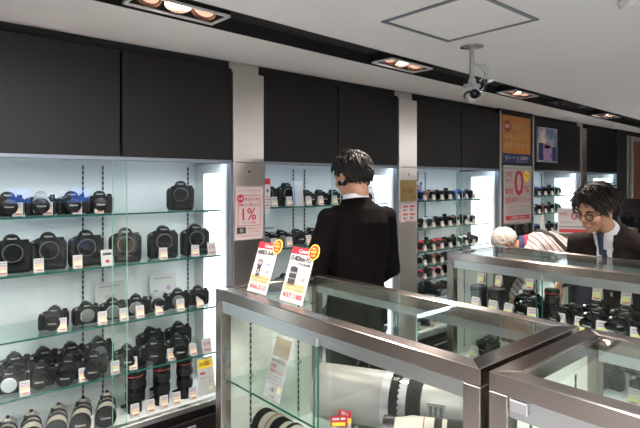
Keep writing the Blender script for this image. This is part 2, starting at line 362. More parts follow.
# ------------------------------------------------------------------ wall display cases
HB = 1.718; HT = 2.203; DECK = .487
def wall_case(y0, y1, shelves, label, header=True, mid=True, xback=XB):
    t = thing('wall_case', label, 'display case', (XF, (y0 + y1) / 2, 0), 0, 'lit glass wall cases')
    ym = (y0 + y1) / 2; ox = -XF; oy = -ym
    def P(name, b): b.bm.transform(Matrix.Translation((ox, oy, 0))); return b.build(name, t)
    spans = ((y0, ym - .003), (ym + .003, y1)) if mid else ((y0, y1),)
    for a, c in spans: P('header_panel', MB().box(XB, XF, a + .002, c - .002, HB, HT, M['black'], .002))
    P('recess_strip', MB().box(XB, XF - .03, y0, y1, HT, CEIL - .001, M['recess']))
    P('back_panel', MB().box(XB - .02, XB, y0, y1, DECK, HB, M['casewall']))
    b = MB(); b.box(XB, XF - .035, y0, y0 + .012, DECK, HB - .018, M['casewall']); P('side_panel', b)
    b = MB(); b.box(XB, XF - .035, y1 - .012, y1, DECK, HB - .018, M['casewall']); P('side_panel', b)
    P('light_panel', MB().box(-2.64, XF - .055, y1 - .024, y1 - .012, DECK + .01, HB - .07, M['light'], .002))
    P('light_panel', MB().box(-2.64, XF - .055, y0 + .012, y0 + .024, DECK + .01, HB - .07, M['light'], .002))  # twin panel at the unseen end, added to light the case evenly
    P('glow_strip', MB().box(XF - .075, XF - .05, y0 + .03, y1 - .03, HB - .015, HB - .006, M['strip'], .002))
    for ys in (y0 + .055, ym - .049, ym + .049, y1 - .055):
        P('shelf_standard', MB().box(XB, XB + .006, ys - .004, ys + .004, DECK, HB - .03, M['slots']))
    for z in shelves:
        b = MB(); b.box(XB + .012, -2.446, y0 + .026, y1 - .026, z - .008, z - .0001, M['shelfglass']); b.box(-2.446, -2.4445, y0 + .026, y1 - .026, z - .008, z - .0001, M['edge'])
        s = P('glass_shelf', b)
        for ys in (y0 + .055, ym - .049, y1 - .055):
            b = MB(); b.box(XB + .004, XB + .24, ys - .002, ys + .002, z - .022, z - .0085, M['alu'])
            b.bm.transform(Matrix.Translation((ox, oy, 0))); b.build('bracket', s)
    b = MB()
    b.box(XF - .035, XF + .004, y0, y1, HB - .018, HB, M['caseframe'], .002); b.box(XF - .035, XF + .004, y0, y1, DECK - .03, DECK - .002, M['alu'], .002)
    b.box(XF - .03, XF + .002, y0, y0 + .014, DECK, HB - .018, M['caseframe'], .001); b.box(XF - .03, XF + .002, y1 - .014, y1, DECK, HB - .018, M['caseframe'], .001)
    P('door_frame', b)
    for i, (a, c) in enumerate(((y0 + .014, ym + .03), (ym - .03, y1 - .014))):
        x = XF - .008 - .014 * i
        b = MB(); b.box(x - .004, x, a, c, DECK - .002, HB - .018, M['glass'])
        e = c if i == 0 else a
        b.box(x - .004, x, e - .0012, e + .0012, DECK - .002, HB - .018, M['paledge'])
        P('glass_door', b)
    P('deck', MB().box(XB, XF - .035, y0, y1, DECK - .03, DECK - .001, M['casewall']))
    b = MB(); b.box(XB, XF - .012, y0, y1, .06, DECK - .03, M['black']); b.box(XB, XF - .04, y0, y1, 0, .06, M['recess']); P('base_cabinet', b)
    for a, c in ((y0 + .01, ym - .004), (ym + .004, y1 - .01)):
        d = P('drawer', MB().box(XF - .012, XF + .004, a, c, .07, DECK - .075, M['black'], .003))
        b = MB(); b.box(XF + .004, XF + .014, (a + c) / 2 - .08, (a + c) / 2 + .08, DECK - .11, DECK - .10, M['alu'], .002); b.bm.transform(Matrix.Translation((ox, oy, 0))); b.build('handle', d)
    b = MB(); b.cyl((XF + .004, ym - .02, DECK - .016), (XF + .016, ym - .02, DECK - .016), .008, .008, M['chrome']); P('lock', b)
    return t
S1, S2, S3, S4 = 1.456, 1.214, .944, .703
wall_case(.284, 1.449, (S1, S2, S3, S4), 'lit glass wall case of black cameras before the steel pillar with the 1% poster')
wall_case(1.647, 2.787, (S1, S2, S3, S4), 'lit glass wall case in front of the standing customer in black')
C3 = (1.462, 1.25, 1.075, .965, .86, .72)
wall_case(2.985, 4.125, C3, 'lit glass wall case of small colourful cameras beyond the gold poster pillar')
C4 = (1.468, 1.29, 1.09, .88)
wall_case(4.728, 5.769, C4, 'lit glass wall case under the blue sky photo poster', mid=False)
wall_case(5.921, 6.817, C4, 'short lit glass wall case at the dark far corner', mid=False)

def pillar(y0, y1, label):
    b = MB(); b.box(-2.79, XF + .010, y0 + .001, y1 - .001, 0, HB - .011, M['steel'], .002); b.box(-2.79, XF + .010, y0 + .001, y1 - .001, HB - .009, HT - .015, M['steel'], .002)
    b.box(-2.79, XF - .03, y0 - .01, y1 - .01, HT - .015, CEIL - .001, M['steel'])
    b.cyl((XF + .01, (y0 + y1) / 2, HB - .06), (XF + .013, (y0 + y1) / 2, HB - .06), .006, .006, M['chrome'])
    o = b.build('steel_pillar'); return tag(o, label, 'pillar', None, 'structure')
pillar(.086, .284, 'brushed steel pillar before the first wall case')
pillar(1.449, 1.647, 'brushed steel pillar carrying the 1% poster')
pillar(2.787, 2.985, 'brushed steel pillar carrying the gold poster')
pillar(5.769, 5.921, 'narrow brushed steel pillar near the far corner')
b = MB(); b.box(-2.79, XF - .002, 4.125, 4.728, 0, CEIL - .001, M['black'], .002)
for y in (4.125, 4.71): b.box(XF - .002, XF + .012, y, y + .018, 0, HT + .02, M['greycase'], .002)
b.box(XF - .002, XF + .010, 4.143, 4.71, 1.705, 1.72, M['greycase'])
struct('trim_2', b)
b = MB(); b.box(-2.79, XF, 6.817, 7.88, 0, CEIL - .002, M['recess']); b.box(XF, XF + .02, 7.12, 7.19, 0, CEIL - .06, M['steel'], .002); struct('trim_3', b)
t = thing('door_1', 'dark door with a pale frame at the room end', 'door', (XF, 7.5, 0), 0, None, 'structure')
b = MB(); b.box(.0, .03, -.27, -.22, 0, 2.12, M['greycase']); b.box(0, .03, .2, .25, 0, 2.12, M['greycase']); b.box(0, .03, -.27, .25, 2.12, 2.18, M['greycase']); b.build('door_frame', t)
b = MB(); b.box(.0, .02, -.22, .2, 0.01, 2.12, M['browncam']); b.build('door_leaf', t)
b = MB(); b.cyl((.02, -.17, 1.05), (.06, -.17, 1.05), .008, .008, M['chrome']); b.cyl((.06, -.18, .95), (.06, -.18, 1.25), .01, .01, M['chrome']); b.build('handle', t)

# ------------------------------------------------------------------ posters on the wall
WP = lambda y, z, x=XF + .014: frame((x, y, z), (0, 1, 0), (0, 0, 1))
F = WP(1.548, 1.436); b = MB(); b.card(.178, .285, M['pinkpaper'], F, .004)
b.rect(0, .095, .14, .003, M['prred'], F)
b.text('ポイントカードなら さらにお得', 0, .122, .14, .011, M['prred'], F); b.disc(-.055, .078, .022, .022, M['prred'], F, .0009); b.text('お得', -.055, .078, .028, .016, M['white'], F, .0014)
b.text('商品をお求め', .02, .074, .10, .017, M['prred'], F); b.text('現金でご購入なら', .0, .044, .13, .019, M['prred'], F)
b.text('1%', 0, -.006, .088, .066, M['prred'], F); b.text('ポイント進呈', 0, -.052, .085, .013, M['prred'], F)
for sx in (-1, 1): b.rect(sx * .070, .0, .0035, .15, M['prred'], F)
b.rect(0, -.068, .14, .003, M['prred'], F)
b.rect(-.05, -.092, .056, .034, M['prdark'], F, .0012); b.disc(-.05, -.092, .011, .011, M['prgrey'], F, .0016)
b.text('対象商品に限ります', .032, -.085, .085, .008, M['prred'], F); b.text('くわしくは係員まで', .032, -.101, .085, .007, M['prred'], F); b.text('一部対象外商品がございます', 0, -.123, .14, .006, M['prred'], F)
tag(b.build('poster'), 'white and red poster reading 1% on the steel pillar', 'poster')
F = WP(2.886, 1.543); b = MB(); b.card(.176, .148, M['gold'], F, .003); b.text('安心の保証 1', -.005, 0, .13, .035, M['brownpr'], F); b.text('年間', .05, -.045, .03, .02, M['brownpr'], F)
tag(b.build('poster'), 'small gold poster with brown writing on the second steel pillar', 'poster')
F = WP(2.886, 1.39); b = MB(); b.card(.170, .135, M['pinkpaper'], F, .003)
for (x, y) in ((-.037, .04), (.037, .04), (-.037, -.015), (.037, -.015)): b.rect(x, y, .055, .012, M['prred'], F)
for (x, y) in ((-.037, .016), (.037, .016), (-.037, -.042), (.037, -.042)): b.disc(x - .012, y, .009, .009, M['prdark'], F); b.rect(x + .012, y, .018, .014, M['prgrey'], F)
b.text('買取強化中', 0, -.062, .08, .011, M['prred'], F)
tag(b.build('poster'), 'pale poster with four red banners below the gold poster', 'poster')
F = WP(4.42, 1.985, XF + .004) @ Matrix.Diagonal((1, .84, 1, 1)); b = MB(); b.card(.50, .50, M['orange'], F, .01); b.rect(0, -.20, .50, .10, M['navy'], F)
b.disc(-.17, .135, .062, .062, M['redring'], F, .001); b.text('無料', -.17, .135, .08, .05, M['white'], F, .002)
b.text('銀塩で', .03, .135, .20, .06, M['vanilla'], F); b.text('本格プリント', 0, .03, .42, .068, M['vanilla'], F); b.text('体験できます', 0, -.065, .42, .068, M['vanilla'], F); b.text('匠コーナーにて実施中', 0, -.195, .40, .040, M['white'], F, .0015); b.text('お気軽にどうぞ', .08, -.232, .2, .014, M['white'], F, .0015)
tag(b.build('poster'), 'orange and navy poster with cream writing above the zero percent poster', 'poster')
F = WP(4.43, 1.487, XF + .008) @ Matrix.Diagonal((.93, .86, 1, 1)); b = MB(); b.card(.55, .62, M['alu'], F, .008); b.rect(0, 0, .51, .58, M['posterwhite'], F, .0005)
b.text('39回', -.17, .22, .12, .06, M['prred'], F, .0012); b.text('まで', -.17, .15, .09, .04, M['prred'], F, .0012); b.text('金利', -.17, .04, .14, .08, M['prred'], F, .0012)
b.text('0', .02, .13, .18, .28, M['prred'], F, .0012); b.text('%', .17, .06, .1, .07, M['prred'], F, .0012)
b.disc(.17, .2, .055, .065, M['yellow'], F, .001); b.text('今だけ', .17, .2, .09, .03, M['prred'], F, .0018)
b.text('超低金利クレジット', 0, -.05, .46, .07, M['prred'], F, .0012); b.text('ショッピングクレジット', 0, -.12, .44, .03, M['prgrey'], F, .0012)
b.rect(0, -.155, .46, .004, M['prgrey'], F); b.text('月々のお支払い 3,000円から', 0, -.18, .44, .03, M['prgrey'], F, .0012); b.rect(0, -.235, .46, .045, M['prred'], F, .001); b.text('ご利用ください', 0, -.235, .3, .03, M['white'], F, .0018)
tag(b.build('poster'), 'framed white poster with a huge red 0% below the orange poster', 'poster')
for k, y in enumerate((4.27, 4.43, 4.59)):
    F = WP(y, 1.185, XF + .006) @ Matrix.Diagonal((.75, .75, 1, 1)); b = MB(); b.disc(0, 0, .062, .06, M['pinkpaper'], F, .0); S_ = b.M; b.M = F; b.lathe([(0, -.004), (.062, -.004), (.062, 0), (0, 0)], (0, 0, 0), (0, 0, 1), M['pinkpaper']); b.M = S_
    b.text(('銀', '行', '可')[k], 0, .01, .05, .05, M['prgrey'], F, .001); b.rect(0, -.035, .07, .008, M['prgrey'], F, .001)
    tag(b.build('round_sticker'), 'round pale sticker, %s in the row below the 0%% poster' % ('first', 'middle one', 'last')[k], 'sticker', 'round stickers below the 0% poster')
F = WP(5.01, 1.966, XF + .004) @ Matrix.Diagonal((.92, .84, 1, 1)); b = MB(); b.card(.46, .40, M['alu'], F, .006); b.rect(0, 0, .45, .39, M['photo'], F); b.rect(.0, -.09, .15, .17, M['prviolet'], F, .001); b.disc(0, -.005, .075, .04, M['prviolet'], F, .001)
b.rect(.16, -.10, .10, .16, M['navy'], F, .001); b.rect(-.14, -.08, .10, .20, M['navy'], F, .001)
tag(b.build('poster'), 'blue and cream sky photograph poster on the black header panel', 'poster')
b = MB(); F = frame((XF + .004, 1.675, 1.53), (0, 1, 0), (0, 0, 1)) @ Matrix.Diagonal((.62, .8, 1, 1)); b.card(.06, .24, M['paper'], F, .002); b.rect(0, .095, .06, .04, M['prred'], F); b.disc(0, .03, .012, .012, M['prdark'], F)
for k in range(5): b.rect(0, -.01 - .02 * k, .044, .007, M['prred'] if k % 2 else M['prgrey'], F)
tag(b.build('shelf_banner'), 'narrow white strip card with red top beside the 1% pillar', 'card')

# ------------------------------------------------------------------ surveillance camera
t = thing('surveillance_camera', 'silver surveillance camera hanging from the ceiling on a short pole', 'camera', (-1.383, 2.156, CEIL))
b = MB(); b.lathe([(0, 0), (.055, 0), (.055, .006), (.030, .012), (.014, .016), (0, .016)], (0, 0, 0), (0, 0, -1), M['chrome']); b.build('ceiling_plate', t)
b = MB(); b.cyl((0, 0, -.01), (0, 0, -.16), .0115, .0115, M['silver']); b.lathe([(0, 0), (.014, 0), (.018, .008), (.018, .02), (.012, .028), (0, .028)], (0, 0, -.155), (0, 0, -1), M['silver']); b.build('pole', t)
b = MB(); b.ball((0, 0, -.225), (.036, .036, .042), M['greycase'], 24); b.box(-.03, .03, -.03, .03, -.20, -.18, M['silver'], .006, 2); hd = b.build('camera_head', t)
fd = V((.72, -.62, -.28)).normalized()
b = MB(); b.lathe([(0, .02), (.021, .02), (.023, .045), (.018, .047), (.014, .038), (0, .036)], (0, 0, -.222), fd, M['camgloss']); b.ball(V((0, 0, -.222)) + fd * .037, .012, M['lens'], 14); b.build('lens', hd)
b = MB(); b.lathe([(.036, .0), (.040, .004), (.040, .009), (.036, .012)], (0, 0, -.228), V((.3, -.3, -1)), M['recess']); b.build('ring', hd)
b = MB(); b.tube([(.02, .02, -.10), (.04, .035, -.09), (.055, .045, -.12), (.05, .04, -.165), (.045, .036, -.20), (.03, .02, -.22)], .009, M['acryl']); b.tube([(.0, .012, -.08), (.03, .03, -.10), (.045, .04, -.14), (.03, .02, -.17)], .004, M['silver']); b.build('cable_loop', t)
b = MB(); b.cyl((.055, .045, -.17), (.075, .06, -.165), .010, .007, M['alu']); b.build('knob', t)

# ------------------------------------------------------------------ goods: cameras, lenses, price tags
FX = frame((0, 0, 0), (0, 1, 0), (0, 0, 1))       # front (+X) elevation: x -> Y, y -> Z, z -> X
def lens_on(root, L=.06, r=.034, zc=.045, x0=.028, cap='camgloss', body='camgloss', white_text=True, ringm=None):
    b = MB(); b.lathe([(0, 0), (r * .86, 0), (r * .86, .008), (r, .012), (r, L * .45), (r * .94, L * .48), (r * .94, L * .56), (r * 1.02, L * .6), (r * 1.02, L), (r * .94, L), (r * .9, L - .004), (0, L - .004)], (x0, 0, zc), (1, 0, 0), M[body])
    for k in range(10): b.lathe([(r * 1.0, L * .14 + k * .0022), (r * 1.03, L * .14 + k * .0022 + .0004), (r * 1.03, L * .14 + k * .0022 + .0012), (r, L * .14 + k * .0022 + .0016)], (x0, 0, zc), (1, 0, 0), M['rubber'], 24)
    l = b.build('lens', root)
    b = MB(); b.lathe([(0, L - .003), (r * .9, L - .003), (r * .9, L + .001), (r * .8, L + .002), (0, L + .002)], (x0, 0, zc), (1, 0, 0), M[cap])
    if white_text: b.text('Canon', 0, zc, r * 1.05, .0085, M['white'], FX, x0 + L + .0028)
    b.build('lens_cap', l)
    if ringm: MB().lathe([(r * 1.025, L * .88), (r * 1.04, L * .885), (r * 1.04, L * .92), (r * 1.025, L * .925)], (x0, 0, zc), (1, 0, 0), M[ringm]).build('trim_ring', l)
    return l
def slr(name, front='cam', mount='cap', lensL=.06, lensr=.034, deep=True, capm='capgrey'):
    t = thing(name, 'black camera', 'camera')
    b = MB()
    b.prism([(-.064, .004), (-.058, 0), (.056, 0), (.062, .004), (.064, .03), (.064, .074), (.056, .084), (.03, .086), (-.03, .086), (-.044, .082), (-.058, .078), (-.066, .07)], -.022, .020, FX, M['cam'], .003)
    b.prism([(-.066, .006), (-.060, .002), (-.042, .002), (-.037, .01), (-.037, .066), (-.042, .076), (-.058, .078), (-.066, .07)], .016, .040, FX, M['cam'], .006)
    b.prism([(-.032, .012), (.034, .012), (.038, .03), (.036, .07), (.022, .084), (-.022, .084), (-.034, .07)], .018, .028, FX, M['cam'] if front == 'cam' else M[front], .003)
    b.build('body', t)
    b = MB(); b.prism([(-.031, .080), (.031, .080), (.024, .101), (.012, .108), (-.012, .108), (-.024, .101)], -.018, .026, FX, M['cam'] if front == 'cam' else M[front], .005)
    b.box(-.03, -.014, -.010, .010, .106, .1095, M['capgrey'], .001)
    pr = b.build('prism_hump', t)
    MB().text('Canon', 0, .094, .030, .0075, M['white'], FX, .0275).build('nameplate', pr)
    b = MB(); b.cyl((-.004, .047, .082), (-.004, .047, .094), .011, .0105, M['camgloss']); b.build('mode_dial', t)
    b = MB(); b.cyl((.022, -.050, .074), (.026, -.050, .083), .006, .0055, M['silver'], 14); b.build('shutter_button', t)
    b = MB()
    for s in (-1, 1): b.box(-.006, .004, s * .064 - .003, s * .064 + .003, .066, .074, M['ring'], .001)
    b.build('strap_lug', t)
    if mount == 'lens': lens_on(t, lensL, lensr)
    else:
        b = MB(); b.lathe([(.030, 0), (.0335, 0), (.0335, .006), (.030, .006), (.030, 0)], (.027, 0, .044), (1, 0, 0), M['ring']); b.lathe([(0, .001), (.030, .001), (.030, .009), (.026, .011), (0, .010)], (.027, 0, .044), (1, 0, 0), M[capm], 32); b.build('mount_cap', t)
    return t
def pro(name):
    t = thing(name, 'tall black camera', 'camera')
    b = MB()
    b.prism([(-.070, .006), (-.062, 0), (.062, 0), (.070, .006), (.072, .05), (.072, .112), (.064, .126), (.036, .134), (-.036, .134), (-.054, .124), (-.068, .116), (-.072, .10)], -.026, .022, FX, M['cam'], .004)
    b.prism([(-.073, .012), (-.064, .004), (-.046, .004), (-.041, .014), (-.041, .108), (-.046, .118), (-.062, .12), (-.073, .108)], .018, .046, FX, M['cam'], .008)
    b.prism([(-.040, .004), (.068, .004), (.066, .030), (-.040, .034)], .018, .034, FX, M['cam'], .006)
    b.prism([(-.036, .04), (.042, .04), (.046, .07), (.040, .118), (.024, .130), (-.024, .130), (-.038, .116)], .018, .032, FX, M['cam'], .004)
    b.build('body', t)
    b = MB(); b.prism([(-.033, .126), (.033, .126), (.027, .148), (.013, .158), (-.013, .158), (-.027, .148)], -.02, .030, FX, M['cam'], .006); b.box(-.034, -.014, -.011, .011, .154, .158, M['capgrey'], .001)
    pr = b.build('prism_hump', t)
    MB().text('Canon', 0, .143, .032, .0075, M['white'], FX, .0315).build('nameplate', pr)
    b = MB(); b.lathe([(.034, 0), (.038, 0), (.038, .007), (.034, .007), (.034, 0)], (.031, .002, .084), (1, 0, 0), M['capgrey']); b.lathe([(0, .001), (.034, .001), (.034, .009), (.03, .012), (0, .011)], (.031, .002, .084), (1, 0, 0), M['camgloss'], 32); b.build('mount_cap', t)
    for z in (.112, .03):
        b = MB(); b.cyl((.026, -.056, z), (.03, -.056, z + .008), .006, .0055, M['silver'], 14); b.build('shutter_button', t)
    b = MB(); b.cyl((-.004, .052, .124), (-.004, .052, .134), .012, .011, M['camgloss']); b.build('mode_dial', t)
    return t
def compact(name, col, lensr=.022, L=.024, finder=False):
    t = thing(name, 'small camera', 'camera')
    b = MB(); b.prism([(-.056, .004), (-.05, 0), (.05, 0), (.056, .004), (.056, .058), (.05, .064), (-.05, .064), (-.056, .058)], -.014, .014, FX, M[col], .004)
    b.prism([(-.054, .008), (-.048, .004), (-.038, .004), (-.034, .01), (-.034, .052), (-.040, .058), (-.054, .056)], .012, .022, FX, M[col], .003); b.build('body', t)
    b = MB(); b.box(-.01, .008, -.014, .014, .062, .070 if not finder else .082, M['camgloss'], .002); b.build('hot_shoe' if not finder else 'viewfinder', t)
    b = MB(); b.cyl((0, -.042, .062), (0, -.042, .069), .007, .0065, M['silver'], 14); b.build('shutter_button', t)
    b = MB(); b.lathe([(0, 0), (lensr * 1.1, 0), (lensr * 1.1, L * .3), (lensr, L * .35), (lensr, L), (lensr * .7, L), (lensr * .6, L - .004), (0, L - .005)], (.013, .006, .033), (1, 0, 0), M['camgloss']); l = b.build('lens', t)
    MB().ball((.013 + L - .008, .006, .033), (.004, lensr * .58, lensr * .58), M['lens'], 14).build('front_glass', l)
    return t
def zoom_black(name):
    t = thing(name, 'black zoom lens', 'lens')
    b = MB(); b.lathe([(0, 0), (.036, 0), (.037, .01), (.037, .05), (.040, .056), (.040, .10), (.0385, .104), (.0385, .112), (.0415, .118), (.0415, .158), (.040, .162), (.043, .172), (.043, .196), (.038, .197), (0, .197)], (0, 0, 0), (0, 0, 1), M['camgloss'])
    for k in range(9): b.lathe([(.040, .060 + k * .004), (.0418, .061 + k * .004), (.0418, .063 + k * .004), (.040, .064 + k * .004)], (0, 0, 0), (0, 0, 1), M['rubber'], 24)
    for k in range(8): b.lathe([(.0415, .122 + k * .004), (.0428, .123 + k * .004), (.0428, .125 + k * .004), (.0415, .126 + k * .004)], (0, 0, 0), (0, 0, 1), M['rubber'], 24)
    b.build('barrel', t)
    MB().lathe([(.043, .176), (.0437, .1765), (.0437, .180), (.043, .1805)], (0, 0, 0), (0, 0, 1), M['redring']).build('red_ring', t)
    MB().lathe([(0, .196), (.040, .196), (.040, .202), (.036, .204), (0, .204)], (0, 0, 0), (0, 0, 1), M['camgloss']).build('lens_cap', t)
    b = MB(); b.box(.0, .012, -.05, -.036, .03, .05, M['camgloss'], .002); b.cyl((.006, -.048, .04), (.006, -.066, .04), .008, .008, M['camgloss'], 14); b.build('tripod_foot', t)
    return t
def zoom_white(name, n_bands=2):
    t = thing(name, 'white telephoto lens', 'lens')      # axis along +X, resting on z=0
    r = .043; o = (-.13, 0, r + .004); d = (1, 0, 0)
    b = MB(); b.lathe([(0, 0), (.030, 0), (.031, .012), (.035, .02), (.036, .07), (.040, .085), (.040, .13), (.043, .14), (.043, .2), (.045, .21), (.045, .235), (0, .235)], o, d, M['offwhite']); b.build('barrel', t)
    for a, w, rr in ((.092, .026, .0412), (.132, .010, .0412), (.150, .024, .0444)):
        b = MB(); b.lathe([(rr - .002, a), (rr, a + .001), (rr, a + w - .001), (rr - .002, a + w)], o, d, M['rubber'])
        for k in range(int(w / .004)): b.lathe([(rr, a + .001 + k * .004), (rr + .0012, a + .002 + k * .004), (rr, a + .003 + k * .004)], o, d, M['rubber'], 24)
        b.build('focus_ring', t)
    b = MB(); b.lathe([(.030, .233), (.0465, .2345), (.0475, .262), (.046, .264), (0, .264)], o, d, M['camgloss'], 32); c = b.build('lens_cap', t)
    MB().text('Canon', 0, r + .004, .045, .011, M['white'], FX, -.13 + .2655).build('cap_lettering', c)
    b = MB(); b.box(-.085, -.05, -.012, .012, .075, .092, M['offwhite'], .004); b.cyl((-.068, 0, .09), (-.068, 0, .102), .009, .007, M['camgloss'], 14); b.build('tripod_foot', t)
    b = MB(); b.prism([(-.03, -.012), (.03, -.012), (.03, .012), (-.03, .012)], 0, .003, frame((-.02, -.02, .082), (1, 0, 0), (0, .85, -.4)), M['rubber'], .001); b.build('switch_panel', t)
    return t
def price_tag(name, accent):
    b = MB(); F = frame((0, 0, .033), (0, 1, 0), (-.25, 0, 1)) @ Matrix.Diagonal((1, 1, 1, 1))
    b.card(.040, .062, M['paper'], F, .001); b.card(.040, .060, M['paper'], frame((-.018, 0, .033), (0, 1, 0), (.25, 0, 1)), .001)
    b.rect(0, .022, .030, .006, M['prgrey'], F); b.rect(0, .012, .034, .006, M['prviolet'], F); b.rect(0, .002, .030, .005, M[accent], F)
    b.rect(0, -.012, .034, .008, M['prcream'] if accent != 'greentag' else M['greentag'], F); b.rect(.002, -.022, .026, .005, M['prred'], F)
    return tag(b.build(name), 'white price tag', 'price tag')
T_slr = slr('slr_camera', mount='lens'); T_slrlong = slr('slr_camera', mount='lens', lensL=.095, lensr=.038); T_body = slr('reflex_camera'); T_silver = slr('reflex_camera', front='cam', capm='capsilver')
T_front = slr('slr_camera', front='silver', mount='lens'); T_pro = pro('tall_camera')
T_comp = {c: compact('compact_camera', m) for c, m in (('black', 'cam'), ('red', 'red'), ('white', 'whitecam'), ('silver', 'silver'), ('pink', 'pinkm'), ('blue', 'bluecam'), ('bronze', 'browncam'))}
T_mirror = compact('mirrorless_camera', 'cam', .028, .042, True)
T_zb = zoom_black('zoom_lens'); T_zw = zoom_white('telephoto_lens'); T_tag = price_tag('price_tag', 'prorange'); T_tagy = price_tag('price_tag', 'greentag')

ORD = 'first second third fourth fifth sixth seventh eighth ninth tenth eleventh twelfth thirteenth'.split()
def row(kinds, ys, x, z, where, group, turn=None, s=1.):
    for i, (k, y) in enumerate(zip(kinds, ys)):
        src, desc = k
        rz = (turn[i] if turn else random.uniform(-.25, .05))
        place(src, (x, y, z), rz, '%s, %s %s' % (desc, ORD[i], where), group, s)
def tags(ys, x, z, where, group, src=None, rz=-.12, s=.95):
    for i, y in enumerate(ys):
        place(src or T_tag, (x, y, z), rz + random.uniform(-.08, .08), 'white price tag, %s %s' % (ORD[i], where), group, s)
K_slr = (T_slr, 'black slr, short lens'); K_long = (T_slrlong, 'black slr with long lens'); K_body = (T_body, 'black slr with grey mount cap')
K_sil = (T_silver, 'black slr with silver mount cap'); K_front = (T_front, 'slr with silver front'); K_pro = (T_pro, 'tall black camera with double grip')
K_mir = (T_mirror, 'black mirrorless camera')
def K(c): return (T_comp[c], '%s compact camera' % c)
A = 'of case before the 1%% pillar, %s'
# first case
row([K_slr, K_front, K_slr, K_slr, K_pro], [.446, .575, .70, .825, 1.24], -2.545, S1, A % 'top shelf', 'cameras on the top shelf of the first wall case', [-.1, -.2, -.15, -.25, -.5], .96)
tags([.47, .585, .705, .80], -2.468, S1, A % 'top shelf', 'price tags on the top shelf of the first wall case')
row([K_pro] * 6, [.46, .602, .762, .945, 1.138, 1.318], -2.54, S2, A % 'second shelf', 'tall camera bodies on the second shelf', [-.12, -.15, -.2, -.25, -.25, -.25], 1.04)
tags([.412, .549, .706, 1.11, 1.285], -2.466, S2, A % 'second shelf', 'price tags on the second shelf of the first wall case')
row([K_slr, K_body, K_body, K_body, K_front, K_body, K_slr], [.629, .765, .885, 1.0, 1.108, 1.222, 1.338], -2.545, S3, A % 'third shelf', 'cameras on the third shelf of the first wall case', [-.35, -.1, -.2, -.3, -.2, -.3, -.4], .92)
tags([.640, .813, .912, .99, 1.085, 1.20, 1.31], -2.463, S3, A % 'third shelf', 'price tags on the third shelf of the first wall case')
row([K_sil, K_slr, K_long, K_long, K_slr, K_slr, K_long], [.455, .575, .69, .80, .955, 1.09, 1.22], -2.545, S4, A % 'fourth shelf front', 'cameras at the front of the fourth shelf', [-.3, -.3, -.4, -.35, -.3, -.35, -.3], .93)
row([K_slr, K_slr, K_slr, K_body, K_slr, K_slr], [.50, .62, .74, .87, 1.14, 1.30], -2.70, S4, A % 'fourth shelf back', 'cameras at the back of the fourth shelf', None, 1.1)
tags([.495, .73, .87, .955, 1.15, 1.27], -2.462, S4, A % 'fourth shelf', 'price tags on the fourth shelf of the first wall case')
row([(T_zw, 'white telephoto lens, black cap')] * 5, [.44, .535, .64, .745, .855], -2.535, DECK, A % 'bottom deck', 'white telephoto lenses lying on the bottom deck', [-.25, -.2, -.3, -.35, -.35], .96)
row([(T_zb, 'black standing zoom lens')] * 5, [.975, 1.115, 1.24, 1.04, 1.165], -2.50, DECK, A % 'bottom deck', 'black zoom lenses standing on the bottom deck', [0, .1, -.1, .2, .1])
for o in [x for x in bpy.data.objects if x.name.startswith('zoom_lens') and x.parent is None][3:5]: o.location.x = -2.62
tags([.745, .84, .955, 1.03, 1.10, 1.165, 1.255], -2.435, DECK, A % 'bottom deck', 'price tags on the bottom deck of the first wall case')

def show_card(x, y, z, w, h, label, base='paper', lean=-.2, rz=0, rows=(), name='price_card', cat='card', facing='X'):
    t = thing(name, label, cat, (x, y, z), rz)
    F0 = frame((0, 0, 0), (0, 1, 0), (lean, 0, 1)) if facing == 'X' else frame((0, 0, 0), (1, 0, 0), (0, -lean, 1))
    F = F0 @ Matrix.Translation((0, h / 2, 0))
    b = MB(); b.card(w, h, M[base], F, .0015)
    for r in rows:
        if r[0] == 'rect': b.rect(*r[1:5], M[r[5]], F, .0006 + .0004 * (len(r) > 6))
        elif r[0] == 'disc': b.disc(*r[1:5], M[r[5]], F, .0010 + .0004 * (len(r) > 6))
        else: b.text(r[1], *r[2:6], M[r[6]], F, .0018)
    b.build('card', t)
    S = frame((-.002 if facing == 'X' else 0, 0 if facing == 'X' else .002, 0), (0, 1, 0) if facing == 'X' else (1, 0, 0), F0.col[1][:3]) @ Matrix.Translation((0, h * .3, -.002))
    b = MB(); b.card(w * 1.04, h * .6, M['acryl'], S, .002); b.box(-.06 if facing == 'X' else -w / 2, 0 if facing == 'X' else w / 2, -w / 2 if facing == 'X' else 0, w / 2 if facing == 'X' else .06, 0, .002, M['acryl']); b.build('holder', t)
    return t
goldrows = [('rect', 0, .28 / 2 * .52, .098, .07, 'gold'), ('text', '安心の保証', -.008, .075, .07, .018, 'brownpr'), ('text', '1', .038, .072, .010, .03, 'brownpr'),
            ('text', '商品をご購入の方に', 0, .022, .088, .010, 'prdark'), ('text', '全商品', -.028, .003, .032, .014, 'prred'), ('text', '保証サービス', 0, -.016, .085, .012, 'prred'),
            ('text', 'メーカー保証終了後も安心', 0, -.034, .085, .007, 'prgrey'), ('text', '修理代金を補償いたします', 0, -.046, .085, .007, 'prgrey'), ('text', 'くわしくは店員まで', -.012, -.058, .06, .007, 'prgrey'),
            ('text', '3年', -.004, -.082, .022, .016, 'prdark'), ('rect', .034, -.076, .020, .024, 'prcream'), ('text', '詳しくは係員まで', 0, -.106, .04, .006, 'prdark')]
